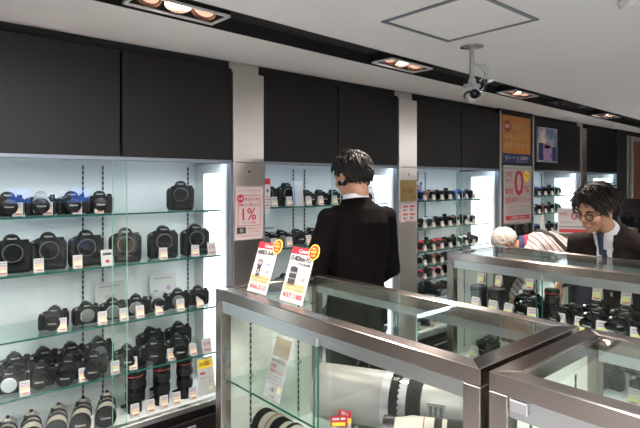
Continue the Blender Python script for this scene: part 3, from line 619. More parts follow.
show_card(-2.445, 1.345, DECK, .095, .19, 'white card with orange top on the bottom deck of the wall case', lean=-.2, rows=[('rect', 0, .062, .085, .045, 'yellow'), ('text', '安心保証 1', 0, .062, .07, .02, 'prred'), ('rect', -.02, .015, .03, .01, 'prred'), ('text', '保証サービス', 0, -.01, .07, .01, 'prgrey'), ('text', 'メーカー保証', 0, -.03, .07, .008, 'prgrey'), ('rect', .02, -.065, .02, .02, 'prcream')])
show_card(-2.70, 1.22, S3, .15, .155, 'white leaflet in a clear stand behind the third shelf cameras', lean=-.18, rows=[('rect', 0, .055, .10, .006, 'prgrey'), ('disc', .03, .0, .014, .014, 'prviolet'), ('rect', -.02, -.02, .07, .004, 'prgrey')], name='leaflet')
show_card(-2.70, .935, S3, .15, .15, 'pale leaflet standing near the door joint of the third shelf', lean=-.18, rows=[('rect', 0, .05, .10, .005, 'prgrey'), ('text', 'EOS', .0, .0, .05, .014, 'prgrey')], name='leaflet')
show_card(-2.458, .835, S2, .055, .075, 'white card with black and red marks beside a second shelf camera', lean=-.2, rows=[('rect', 0, .018, .04, .012, 'prdark'), ('disc', 0, -.016, .01, .008, 'prred')], name='price_card')
show_card(-2.45, 1.375, S2, .05, .07, 'white card with a red 1% on the second shelf by the pillar', lean=-.2, rows=[('text', '1%', 0, .01, .03, .02, 'prred'), ('rect', 0, -.02, .035, .006, 'prred')], name='price_card')
show_card(-2.45, 1.345, S4, .055, .075, 'white card with red writing ending the fourth shelf', lean=-.2, rows=[('text', '%OFF', 0, .01, .04, .018, 'prred'), ('rect', 0, -.02, .035, .006, 'prred')], name='price_card')
# second case
Bc = 'of case before standing customer, %s'
row([K_pro, K_pro, K_slr, K_slr, K_slr, K_slr, K_slr], [1.78, 1.93, 2.09, 2.20, 2.32, 2.45, 2.60], -2.545, S1, Bc % 'top shelf', 'cameras on the top shelf of the second case', None, .90)
row([K_body, K_body, K_slr, K_slr, K_slr, K_body, K_slr, K_slr], [1.77, 1.89, 2.01, 2.13, 2.25, 2.38, 2.51, 2.65], -2.545, S2, Bc % 'second shelf', 'cameras on the second shelf of the second case', None, .90)
row([K_slr, K_long, K_body, K_slr, K_long, K_slr, K_slr], [1.77, 1.92, 2.06, 2.20, 2.34, 2.49, 2.63], -2.545, S3, Bc % 'third shelf', 'cameras on the third shelf of the second case', None, .90)
row([K_slr, K_body, K_long, K_slr, K_slr, K_slr], [1.80, 1.97, 2.13, 2.29, 2.45, 2.61], -2.545, S4, Bc % 'fourth shelf', 'cameras on the fourth shelf of the second case', None, .90)
for z, nm in ((S1, 'top'), (S2, 'second'), (S3, 'third'), (S4, 'fourth')):
    tags([1.79, 1.90, 2.05, 2.15, 2.27, 2.40, 2.55], -2.462, z, Bc % (nm + ' shelf'), 'price tags on the %s shelf of the second case' % nm)
show_card(-2.48, 1.985, S1, .08, .15, 'white folded brochure standing among top shelf cameras of the second case', lean=-.1, rows=[('rect', -.03, 0, .01, .14, 'cobalt')], name='brochure')
show_card(-2.56, 2.715, S1, .09, .14, 'white leaflet with dark print beside the lit end of the second case', lean=-.25, rows=[('rect', 0, -.02, .07, .05, 'prgrey'), ('rect', 0, .04, .06, .01, 'prviolet')], name='leaflet')
show_card(-2.71, 1.93, S2, .12, .13, 'grey leaflet on the second shelf behind the camera row', lean=-.1, base='casewall', rows=[('rect', 0, .03, .08, .01, 'prgrey'), ('rect', 0, 0, .08, .01, 'prgrey')], name='leaflet')
row([(T_zb, 'black standing zoom lens')] * 5, [1.80, 1.98, 2.16, 2.34, 2.52], -2.55, DECK, Bc % 'bottom deck', 'black lenses on the bottom deck of the second case')
# third case
Cc = 'of case beyond gold poster pillar, %s'
cs = ['pink', 'blue', 'bronze', 'black', 'black', 'blue', 'black', 'silver', 'black']
row([K('pink'), K('blue'), K('bronze'), K('black'), K_mir, K('blue'), K('black')], [3.10, 3.21, 3.35, 3.46, 3.58, 3.75, 3.88], -2.54, C3[0], Cc % 'top shelf', 'small cameras on the top shelf of the third case', None, 1.15)
row([K_mir, K('black'), K('silver'), K('black'), K_mir, K('bronze'), K('black'), K('silver')], [3.08, 3.20, 3.32, 3.44, 3.56, 3.68, 3.80, 3.92], -2.54, C3[1], Cc % 'second shelf', 'small cameras on the second shelf of the third case', None, 1.15)
row([K('black'), K('red'), K_mir, K('red'), K('black'), K_mir, K('white'), K_mir], [3.08, 3.20, 3.32, 3.44, 3.56, 3.68, 3.80, 3.92], -2.54, C3[2], Cc % 'third shelf', 'small cameras on the third shelf of the third case', None, 1.15)
row([K('black'), K('silver'), K('black'), K('bronze'), K('black'), K('blue'), K('black'), K('silver')], [3.08, 3.20, 3.32, 3.44, 3.56, 3.68, 3.80, 3.92], -2.54, C3[3], Cc % 'fourth shelf', 'small cameras on the fourth shelf of the third case', None, 1.0)
row([K('red'), K('red'), K('black'), K('pink'), K('black'), K('silver'), K('red')], [3.08, 3.20, 3.32, 3.44, 3.56, 3.70, 3.84], -2.54, C3[4], Cc % 'fifth shelf', 'small cameras on the fifth shelf of the third case', None, 1.0)
row([K('black'), K_long, K('black')], [3.12, 3.32, 3.55], -2.56, C3[5], Cc % 'sixth shelf', 'cameras on the lowest shelf of the third case', None, 1.1)
for i, z in enumerate(C3[:5]):
    tags([3.10, 3.21, 3.32, 3.43, 3.54, 3.65, 3.77, 3.88], -2.465, z, Cc % (ORD[i] + ' shelf'), 'price tags on the %s shelf of the third case' % ORD[i], s=.68)
row([K('black'), K_mir, K('bronze'), K('black'), K('silver'), K_mir], [3.10, 3.26, 3.42, 3.58, 3.74, 3.90], -2.54, DECK, Cc % 'bottom deck', 'small cameras on the bottom deck of the third case', None, 1.2)
tags([3.12, 3.28, 3.44, 3.60, 3.76], -2.455, DECK, Cc % 'bottom deck', 'price tags on the bottom deck of the third case')
show_card(-2.72, 3.40, C3[0], .24, .15, 'grey picture board behind the top shelf compact cameras', lean=-.05, base='capsilver', rows=[('rect', 0, 0, .20, .09, 'prgrey'), ('disc', .09, .055, .014, .014, 'prdark')], name='picture_board', cat='board')
show_card(-2.60, 3.06, C3[0], .07, .20, 'pink card standing at the start of the colourful case top shelf', lean=-.05, base='pinkm', rows=[('rect', 0, .05, .06, .03, 'white')], name='pink_card')
# fourth and fifth cases
Dc = 'of case below sky poster, %s'
for i, z in enumerate(C4[:4]):
    kk = [K('black'), K_mir, K('blue'), K('black'), K_mir, K('silver')] if i != 1 else [K_mir, K('silver'), K('black'), K('bronze'), K_mir, K('black')]
    row(kk, [4.84, 4.98, 5.12, 5.26, 5.40, 5.54], -2.54, z, Dc % (ORD[i] + ' shelf'), 'small cameras on the %s shelf of the fourth case' % ORD[i], None, 1.3)
    tags([4.90, 5.04, 5.18, 5.32, 5.46], -2.465, z, Dc % (ORD[i] + ' shelf'), 'price tags on the %s shelf of the fourth case' % ORD[i], s=.7)
show_card(-2.71, 5.02, C4[0], .26, .20, 'green and navy picture board with a pink face behind cameras', lean=-.02, base='navy', rows=[('rect', 0, -.02, .24, .12, 'greentag'), ('disc', 0, .0, .075, .10, 'prdark'), ('disc', 0, .0, .05, .065, 'pinkpaper', 1), ('rect', 0, -.03, .03, .012, 'pinkm', 1)], name='picture_board', cat='board')
show_card(-2.432, 5.05, C4[2], .10, .19, 'plain white upright card on the third shelf below the sky poster', lean=-.1, name='show_card')
Ec = 'of far corner case, %s'
for i, z in enumerate(C4[:2]):
    row([K('black'), K_mir, K('silver'), K('black')], [6.06, 6.25, 6.44, 6.62], -2.54, z, Ec % (ORD[i] + ' shelf'), 'small cameras on the %s shelf of the far case' % ORD[i], None, 1.3)
show_card(-2.70, 6.22, C4[0], .26, .15, 'printed picture board on the top shelf of the far corner case', lean=-.02, rows=[('rect', -.06, 0, .08, .10, 'cobalt'), ('rect', .06, 0, .08, .10, 'prgrey')], name='picture_board', cat='board')

# ------------------------------------------------------------------ glass counters
ZC = 1.16; RW = .053; RH = .045
def counter(x0, x1, y0, y1, label, doors=2, left='cream', right='cream', shelf=True, back='glass', deck=.50, shelfz=.78, lock=False, door_gap=None):
    t = thing('glass_counter', label, 'counter', (x0, y0, 0), 0, 'steel framed glass counters')
    def P(name, b, par=None): b.bm.transform(Matrix.Translation((-x0, -y0, 0))); return b.build(name, par or t)
    Z = ZC; r = RW; I = Matrix()
    b = MB()
    def bar(pts, k='rail'): b.prism(pts, Z - RH, Z, I, M[k], .0025)
    bar([(x0, y0), (x1, y0), (x1 - r, y0 + r), (x0 + r, y0 + r)]); bar([(x0, y1), (x0 + r, y1 - r), (x1 - r, y1 - r), (x1, y1)])
    bar([(x0, y0), (x0 + r, y0 + r), (x0 + r, y1 - r), (x0, y1)], 'raily'); bar([(x1, y0), (x1, y1), (x1 - r, y1 - r), (x1 - r, y0 + r)], 'raily')
    P('top_frame', b)
    P('glass_top', MB().box(x0 + r - .006, x1 - r + .006, y0 + r - .006, y1 - r + .006, Z - .010, Z - .002, M['glasstop']))
    for x in (x0, x1 - .047):
        for y in (y0, y1 - .047): P('post', MB().box(x, x + .047, y, y + .047, deck - .06, Z - RH, M['railz'], .002))
    # sliding door track and doors, front
    for za, zb in ((Z - RH - .020, Z - RH), (deck - .02, deck)): P('door_track', MB().box(x0 + .047, x1 - .047, y0 + .006, y0 + .044, za, zb, M['alu'], .001))
    xm = (x0 + x1) / 2 if door_gap is None else door_gap
    for i, (a, c) in enumerate(((x0 + .047, xm + .02), (xm - .02, x1 - .047))):
        y = y0 + (.012 if i == 0 else .028)
        b = MB(); b.box(a, c, y, y + .005, deck, Z - RH - .045, M['glass']); e = c if i == 0 else a
        b.box(e - .002, e + .002, y, y + .005, deck, Z - RH - .05, M['edge']); g = P('glass_door', b)
        b = MB(); b.box(a, c, y - .004, y + .010, Z - RH - .050, Z - RH - .020, M['alu'], .0015); P('door_rail', b, g)
    # back: fixed or sliding glass with its rails
    for za, zb in ((Z - RH - .035, Z - RH), (deck - .02, deck)): P('back_track', MB().box(x0 + .047, x1 - .047, y1 - .04, y1 - .008, za, zb, M['alu'], .001))
    if back == 'glass':
        for a, c, y in ((x0 + .047, xm + .02, y1 - .035), (xm - .02, x1 - .047, y1 - .02)):
            b = MB(); b.box(a, c, y, y + .005, deck, Z - RH - .035, M['glass']); b.box(c - .002, c + .002, y, y + .005, deck, Z - RH - .035, M['paledge']); P('back_glass', b)
    else:
        for a, c, y in back: b = MB(); b.box(a, c, y, y + .005, deck, Z - RH - .035, M['glass']); b.box(c - .002, c + .002, y, y + .005, deck, Z - RH - .035, M['paledge']); P('back_glass', b)
    for x, s, mm in ((x0, 1, left), (x1, -1, right)):
        b = MB(); b.box(x + s * .004, x + s * .020, y0 + .047, y1 - .047, deck, Z - RH, M[mm] if mm != 'glass' else M['glass'])
        for ys in (y0 + .16, y1 - .13): b.box(x + s * .020, x + s * .0225, ys - .004, ys + .004, deck + .03, Z - RH - .06, M['slots'])
        P('side_panel', b)
    P('deck', MB().box(x0 + .004, x1 - .004, y0 + .047, y1 - .047, deck - .02, deck, M['casewall']))
    b = MB(); b.box(x0, x1, y0 + .002, y1 - .002, .08, deck - .02, M['black'], .002); b.box(x0 + .03, x1 - .03, y0 + .03, y1 - .03, 0, .08, M['recess']); b.box(x0, x1, y0, y1, deck - .06, deck - .0205, M['rail'], .002); P('base_cabinet', b)
    if shelf:
        for zz in (shelfz if hasattr(shelfz, '__len__') else (shelfz,)):
            b = MB(); b.box(x0 + .03, x1 - .03, y0 + .02 + .02, y1 - .05, zz - .008, zz - .0001, M['shelfglass']); b.box(x0 + .03, x1 - .03, y0 + .038, y0 + .040, zz - .008, zz - .0001, M['edge']); P('glass_shelf', b)
            for x in (x0 + .03, x1 - .03):
                for y in (y0 + .16, y1 - .13): P('shelf_peg', MB().cyl((x - .008, y, zz - .014), (x + .008, y, zz - .014), .006, .006, M['chrome'], 12))
    if lock: b = MB(); b.box(x0 + .06, x1 - .06, y0 + .0455, y0 + .0515, Z - RH - .008, Z - RH - .001, M['strip'], .001); P('glow_strip', b)  # hidden glowing strip, added to brighten the inside of the empty counter
    if lock: P('lock_plate', MB().box(x0 + .052, x0 + .095, y0 - .002, y0 + .006, Z - RH - .032, Z - RH - .004, M['silver'], .002))
    return t
AX0, AX1, AY0, AY1 = -1.918, -.678, 1.090, 1.645
counter(AX0, AX1, AY0, AY1, 'steel framed glass counter carrying the two slanted price cards', door_gap=-1.30)
counter(-.657, .60, AY0 + .003, AY1, 'steel framed glass counter with empty pale inside, beside the card counter', lock=True, shelf=False)
BX0, BX1, BY0, BY1 = -1.955, -.55, 2.765, 3.325
counter(BX0, BX1, BY0, BY1, 'steel framed glass counter in front of the salesman with glasses', back=[(-1.90, -1.62, BY1 - .035), (-.98, -.60, BY1 - .02)], shelfz=(.80,), door_gap=-1.365)
counter(-.53, .9, BY0, BY1, 'steel framed glass counter continuing the salesman counter out of the picture')
# small showcase behind
counter(-2.06, -.75, 4.50, 4.95, 'small pale framed showcase behind the salesman and the bent customer')

# goods in counter A
def bandlens(x0, x1, y, z, r, label, bands, red=None, foot=False, name='telephoto_lens', body='offwhite', rz=0):
    t = thing(name, label, 'lens', (x0, y, z), rz); L = x1 - x0; o = (0, 0, r)
    b = MB(); b.lathe([(0, 0), (r * .9, 0), (r * .93, .01), (r * .93, L * .4), (r, L * .45), (r, L - .004), (r * .9, L), (0, L)], o, (1, 0, 0), M[body], 36); b.build('barrel', t)
    for a, w in bands:
        rr = r * (.94 if a < L * .4 else 1.01); b = MB(); b.lathe([(rr - .003, a), (rr + .0015, a + .001), (rr + .0015, a + w - .001), (rr - .003, a + w)], o, (1, 0, 0), M['rubber'], 36)
        for k in range(int(w / .004)): b.lathe([(rr + .001, a + .001 + k * .004), (rr + .003, a + .002 + k * .004), (rr + .001, a + .003 + k * .004)], o, (1, 0, 0), M['rubber'], 28)
        b.build('focus_ring', t)
    if red is not None: MB().lathe([(r, red), (r + .0015, red + .0005), (r + .0015, red + .004), (r, red + .0045)], o, (1, 0, 0), M['redring'], 36).build('red_ring', t)
    if foot:
        b = MB(); b.lathe([(r * .95, L * .55), (r * 1.1, L * .55), (r * 1.1, L * .64), (r * .95, L * .64)], o, (1, 0, 0), M[body]); b.build('collar', t)
    return t
bandlens(-1.86, -1.44, 1.29, .50, .062, 'cream telephoto lens with black bands lying in the card counter left end', [(.0, .045), (.115, .05), (.20, .018), (.27, .05)], .09)
bandlens(-1.40, -1.08, 1.22, .50, .055, 'cream lens lying on the deck under the huge hooded telephoto', [(.03, .03), (.20, .04)])
# huge telephoto on the shelf
t = thing('hooded_telephoto_lens', 'huge grey white telephoto lens with wide hood lying on the counter shelf', 'lens', (-1.385, 1.20, .78), R(28)); t.scale = (.80, 1, 1)
r = .091; o = (0, 0, r)
b = MB(); b.lathe([(r * .97, 0), (r, .004), (r * .99, .28), (r * .985, .335), (r * .93, .335), (r * .93, .01), (r * .97, 0)], o, (1, 0, 0), M['hood'], 56); hd = b.build('lens_hood', t)
b = MB(); b.lathe([(r * .985, .300), (r * 1.01, .302), (r * 1.01, .334), (r * .985, .336)], o, (1, 0, 0), M['silver'], 56); b.build('hood_band', hd)
b = MB(); b.lathe([(0, .325), (r * .9, .325), (r * .9, .36), (r * .75, .375), (0, .375)], o, (1, 0, 0), M['camgloss'], 48); b.build('front_ring', t)
b = MB(); b.lathe([(0, .36), (r * .83, .36), (r * .83, .40), (0, .40)], o, (1, 0, 0), M['silver'], 48)
for k in range(26): a = 6.283 * k / 26; b.box(.366, .372, r * .83 * math.cos(a) - .003, r * .83 * math.cos(a) + .003, r + r * .83 * math.sin(a) - .003, r + r * .83 * math.sin(a) + .003, M['rubber'])
b.build('barrel_ring', t)
b = MB(); b.lathe([(0, .395), (r * .8, .395), (r * .8, .455), (r * .72, .46), (0, .46)], o, (1, 0, 0), M['rubber'], 48)
for k in range(12): b.lathe([(r * .8, .40 + k * .0045), (r * .82, .402 + k * .0045), (r * .8, .404 + k * .0045)], o, (1, 0, 0), M['rubber'], 36)
b.build('focus_ring', t)
b = MB(); b.lathe([(0, .455), (r * .74, .455), (r * .72, .60), (r * .6, .63), (0, .63)], o, (1, 0, 0), M['hood'], 48); br = b.build('barrel', t)
b = MB(); F = frame((.52, -r * .725, r + .012), (1, 0, 0), (0, 0, 1)); b.card(.07, .05, M['silver'], F, .004)
for k in range(3): b.rect(-.02 + .02 * k, 0, .012, .032, M['capgrey'], F, .001)
b.build('switch_panel', br)
b = MB(); b.lathe([(0, .625), (r * .5, .625), (r * .5, .66), (r * .42, .665), (0, .665)], o, (1, 0, 0), M['camgloss'], 36); b.build('rear_cap', t)
b = MB(); b.lathe([(0, 0), (.014, .0), (.026, .008), (.028, .03), (.022, .036), (0, .036)], (.385, -.085, .035), (0, -1, .1), M['camgloss'], 10); b.build('collar_knob', t)
# second white lens in front, on its tripod foot
t = thing('telephoto_lens', 'cream telephoto lens with a thin red ring in front of the grey hooded one', 'lens', (-1.0, 1.155, .78), R(33))
o = (0, 0, .092); r = .052
b = MB(); b.lathe([(0, 0), (r * .8, 0), (r * .85, .02), (r, .05), (r, .28), (0, .28)], o, (1, 0, 0), M['offwhite'], 40); b.build('barrel', t)
for a, w in ((.115, .022), (.150, .045), (.225, .02)):
    b = MB(); b.lathe([(r * .98, a), (r * 1.02, a + .001), (r * 1.02, a + w), (r * .98, a + w + .001)], o, (1, 0, 0), M['rubber'], 36)
    for k in range(int(w / .004)): b.lathe([(r * 1.02, a + .001 + k * .004), (r * 1.045, a + .002 + k * .004), (r * 1.02, a + .003 + k * .004)], o, (1, 0, 0), M['rubber'], 28)
    b.build('focus_ring', t)
MB().lathe([(r, .085), (r * 1.015, .0855), (r * 1.015, .088), (r, .0885)], o, (1, 0, 0), M['redring'], 36).build('red_ring', t)
b = MB(); b.lathe([(0, -.03), (r * .86, -.03), (r * .88, .004), (0, .004)], o, (1, 0, 0), M['camgloss'], 36); b.build('lens_cap', t)
b = MB(); b.prism([(.05, .0), (.17, .0), (.17, .010), (.12, .016), (.115, .055), (.085, .055), (.08, .016), (.05, .010)], -.014, .014, frame((0, 0, 0), (1, 0, 0), (0, 0, 1)), M['offwhite'], .003); b.build('tripod_foot', t)
# cards inside counter A
show_card(-1.60, 1.145, .78, .105, .235, 'white card with gold top standing on the glass counter shelf', lean=-.30, rows=goldrows, facing='Y')
t = thing('price_card', 'small card with red, yellow and white bands in front of the grey hood', 'card', (-1.215, 1.160, .78), .1)
b = MB(); F = frame((0, 0, .04), (1, 0, 0), (0, .3, 1)) @ Matrix.Rotation(.12, 4, 'Z'); b.card(.055, .08, M['paper'], F, .001)
b.rect(0, .03, .055, .02, M['prred'], F); b.text('特価', 0, .03, .03, .012, M['white'], F); b.rect(0, .012, .055, .014, M['yellow'], F); b.text('1200', 0, -.008, .035, .010, M['prdark'], F); b.rect(0, -.024, .04, .006, M['prred'], F); b.build('card', t)
t = thing('price_card', 'slanted red sticker card on the grey hood of the huge lens', 'card', (-1.225, 1.145, .79), 0)
b = MB(); F = frame((0, 0, .04), (1, 0, 0), (0, .3, 1)) @ Matrix.Rotation(.35, 4, 'Z'); b.card(.075, .032, M['prred'], F, .001); b.rect(-.012, .006, .03, .006, M['white'], F); b.rect(.02, .006, .02, .006, M['white'], F); b.rect(0, -.009, .06, .010, M['yellow'], F)
b.build('card', t); MB().cyl((0, .004, -.04), (0, .004, .05), .0012, .0012, M['acryl'], 8).build('stem', t)
bandlens(-1.05, -.76, 1.47, .50, .045, 'cream lens lying on the deck at the far side of the card counter', [(.05, .03), (.16, .05)])

# slanted price cards on top of counter A
def top_card(x, y, w, h, product, price, label, dev):
    rows = [('rect', 0, h / 2 - .013, w, .026, 'prred'), ('text', 'Canon', .005, h / 2 - .013, w * .42, .015, 'white'), ('text', product[0], 0, h / 2 - .041, w * .88, .020, 'prdark')]
    if len(product) > 1: rows.append(('text', product[1], .02, h / 2 - .062, w * .55, .012, 'prdark'))
    if dev == 'flash': rows += [('rect', -w * .2, .018, .034, .026, 'prdark'), ('rect', -w * .2, .018, .024, .016, 'prgrey', 1), ('rect', -w * .2, -.016, .026, .042, 'prdark'), ('rect', -w * .2, -.018, .014, .018, 'prgrey', 1)]
    else: rows += [('rect', -w * .2, -.006, .044, .058, 'prdark'), ('disc', -w * .2, .023, .022, .007, 'prdark'), ('disc', -w * .2, -.035, .022, .006, 'prdark'), ('rect', -w * .2, .006, .042, .005, 'prgrey', 1), ('rect', -w * .2, -.016, .042, .003, 'prgrey', 1)]
    rows += [('text', '通常価格', w * .24, .016, w * .25, .010, 'cobalt'), ('text', '税込', w * .24, .002, w * .14, .008, 'cobalt'), ('text', '1.2%', w * .24, -.014, w * .22, .013, 'prred'), ('text', 'ポイント', w * .24, -.028, w * .22, .008, 'prred'),
             ('rect', 0, -h * .23, w * .9, .030, 'vanilla'), ('text', '店頭特別価格', 0, -h * .20, w * .8, .010, 'gold'), ('text', '今だけお買得', 0, -h * .265, w * .7, .008, 'gold'),
             ('text', price, 0, -h / 2 + .024, w * .84, .023, 'prred'), ('text', 'メーカー取寄', 0, -h / 2 + .007, w * .35, .006, 'prgrey')]
    rows += [(q_[0], q_[1], q_[2] + dx, q_[3] + dy, *q_[4:]) for q_ in rows if q_[0] == 'text' and q_[1] in product for dx, dy in ((.0005, 0), (-.0005, 0))]
    t = show_card(x, y, ZC, w, h, label, lean=-.34, rows=rows, facing='Y')
    F = frame((0, 0, 0), (1, 0, 0), (0, .34, 1)) @ Matrix.Translation((w * .48, h * .95, .003))
    b = MB(); S = b.M; b.M = F; b.lathe([(0, 0), (.029, 0), (.029, .0015), (0, .0015)], (0, 0, 0), (0, 0, 1), M['yellow'], 32); b.M = S
    b.disc(0, 0, .025, .026, M['prred'], F, .002); b.text('特価', 0, .012, .022, .009, M['yellow'], F, .0026); b.text('実施中', 0, .0, .034, .009, M['yellow'], F, .0026); b.text('お得', 0, -.013, .022, .009, M['yellow'], F, .0026)
    b.bm.transform(Matrix.Diagonal((1, 1, 1, 1))); b.build('badge', t)
top_card(-1.728, 1.165, .135, .205, ['600EX II-RT'], '¥66,510', 'slanted white price card reading 600EX II-RT on the counter top', 'flash')
top_card(-1.505, 1.165, .135, .205, ['EF-M28mm F3.5', 'マクロ IS STM'], '¥37,180', 'slanted white price card reading EF-M28mm F3.5 on the counter top', 'lens')

# goods in counter B (cards with a yellow foot in front of black gear)
Bg = 'in the salesman counter, %s'
def px_item(src, xs, y, z, desc, where, group, s=1., rz=-math.pi / 2):
    for i, x in enumerate(xs): place(src, (x, y, z), rz + random.uniform(-.25, .25), '%s, %s %s' % (desc, ORD[i], Bg % where), group, s)
px_item(T_tagy, [-1.80, -1.68, -1.58, -1.43, -1.28, -1.17, -1.06, -.90], 2.835, .80, 'white card with a yellow-green foot', 'shelf edge row', 'yellow footed price cards on the shelf edge', 1.4)
t_p = thing('lens_pouch', 'black lens pouch', 'pouch')
b = MB(); b.lathe([(0, 0), (.046, 0), (.052, .008), (.052, .10), (.056, .104), (.056, .128), (.05, .136), (.03, .14), (0, .14)], (0, 0, 0), (0, 0, 1), M['cam'], 24); b.build('body', t_p)
b = MB(); b.lathe([(.0545, .106), (.058, .108), (.058, .112), (.0545, .114)], (0, 0, 0), (0, 0, 1), M['rubber'], 24); b.box(-.02, .02, -.062, -.05, .06, .12, M['rubber'], .003); b.build('flap', t_p)
px_item(t_p, [-1.86, -1.735], 2.98, .80, 'black lens pouch', 'tall pair by the end post', 'black lens pouches', 1.0, 0)
px_item(T_tagy, [-1.86, -1.735], 3.0, .945, 'white card with yellow-green foot', 'on top of a lens pouch', 'cards on the lens pouches', 1.05)
px_item(T_long := T_slrlong, [-1.50, -1.28, -1.13, -1.0, -.85, -.70], 2.97, .80, 'black slr with long lens', 'front shelf row', 'cameras in the front row of the salesman counter', 1.1)
px_item(T_slr, [-1.60, -1.20, -1.05, -.9, -.74], 3.14, .80, 'black slr with short lens', 'back shelf row', 'cameras in the back row of the salesman counter', 1.15)
px_item(T_zb, [-1.37], 2.95, .80, 'black upright zoom lens', 'beside the reaching hand', 'upright zoom lens in the salesman counter', .95, 0)
px_item(T_slr, [-1.8, -1.62, -1.44, -1.26, -1.08, -.9, -.72], 3.0, .50, 'black slr camera with short lens', 'bottom deck', 'cameras on the deck of the salesman counter', 1.1)
px_item(T_tagy, [-1.82, -1.64, -1.46, -1.28, -1.10, -.92, -.74], 2.85, .50, 'white card with a yellow-green foot', 'bottom deck', 'yellow footed price cards on the deck', 1.25)
for i, (x, zz) in enumerate(((-1.60, .925), (-1.20, .925), (-1.05, .925), (-.9, .925))):
    place(T_tagy, (x, 3.14, zz), -math.pi / 2, 'white card with a yellow-green foot, %s one standing on back row cameras' % ORD[i], 'price cards on the back row cameras', 1.25)
# goods in the small showcase
for i, x in enumerate((-1.9, -1.7, -1.5, -1.3, -1.1)):
    place(T_slr, (x, 4.70, .78), -math.pi / 2 + .1, 'black slr camera, %s inside the small pale showcase' % ORD[i], 'cameras in the small showcase', 1.1)
show_card(-1.935, 4.56, ZC, .24, .22, 'white card with a red 0% standing on the small showcase', lean=-.12, rz=.5, rows=[('text', '39回', -.075, .06, .06, .03, 'prred'), ('text', '0', .01, .045, .05, .075, 'prred'), ('text', '%', .07, .035, .04, .04, 'prred'), ('text', '超低金利クレジット', 0, -.015, .2, .022, 'prgrey'), ('rect', 0, -.05, .22, .016, 'prgrey'), ('rect', 0, -.085, .22, .03, 'prred')], facing='Y')
# monitor
t = thing('monitor', 'black flat monitor standing on the small showcase behind the salesman', 'monitor', (-1.47, 4.72, ZC), -.45)
MB().box(-.27, .27, -.02, .02, .07, .31, M['screen'], .006, 2).build('screen', t)
b = MB(); b.box(-.02, .02, -.01, .012, .01, .10, M['camgloss']); b.build('stand', t); b = MB(); b.box(-.11, .11, -.08, .08, 0, .012, M['camgloss'], .004); b.build('base', t)

# lit brand sign on a plinth across the aisle, seen mirrored in the first case's doors
t = thing('lightbox_sign', 'blue lit sign box reflected in the glass of the first wall case', 'sign', (1.35, 1.48, 1.38))
MB().box(0, .08, -.40, .40, 0, .165, M['greycase'], .004).build('housing', t)
F = frame((-.001, 0, .085), (0, -1, 0), (0, 0, 1)); b = MB(); b.card(.79, .155, M['bluesign'], F, .001); b.rect(0, 0, .40, .145, M['signdark'], F, .002); b.text('Canon', 0, 0, .34, .085, M['signwhite'], F, .003); b.build('sign_face', t)
t = thing('display_plinth', 'dark display cabinet that carries the blue lit sign', 'cabinet', (1.42, 1.48, 0))
MB().box(-.12, .25, -.45, .45, .06, 1.379, M['black'], .004).build('body', t); MB().box(-.10, .22, -.43, .43, 0, .06, M['recess']).build('plinth', t)

# ------------------------------------------------------------------ people
def hand(b, w, d, pn, m, curl=.5, side=1, s=1.):
    d = V(d).normalized(); pn = V(pn); pn = (pn - d * pn.dot(d)).normalized(); lat = d.cross(pn) * side
    rot = Matrix((lat, d, pn)).transposed()
    b.ball(w + d * .045 * s, (.040 * s, .052 * s, .016 * s), m, 16, rot)
    for i, (o, ln) in enumerate(((-.030, .072), (-.010, .082), (.011, .077), (.030, .060))):
        p = w + d * .075 * s + lat * o * s; dd = d.copy(); pts = [w + d * .04 * s + lat * o * .8 * s, p]
        for k in range(3):
            a = curl * (.6 + .35 * k); dd = (d * math.cos(a * (k + 1) * .6) + pn * math.sin(a * (k + 1) * .6)).normalized(); p = p + dd * ln * s * (.42, .32, .26)[k]; pts.append(p)
        b.tube(pts, [.009 * s, .0088 * s, .0080 * s, .0074 * s, .006 * s], m, 8)
    tb = w + d * .02 * s - lat * .028 * s
    b.tube([w + d * .012 * s - lat * .01 * s, tb + d * .012 * s - lat * .006 * s, tb + d * .040 * s - lat * .016 * s + pn * .010 * s, tb + d * .062 * s - lat * .014 * s + pn * .022 * s], [.012 * s, .012 * s, .0095 * s, .007 * s], m, 8)

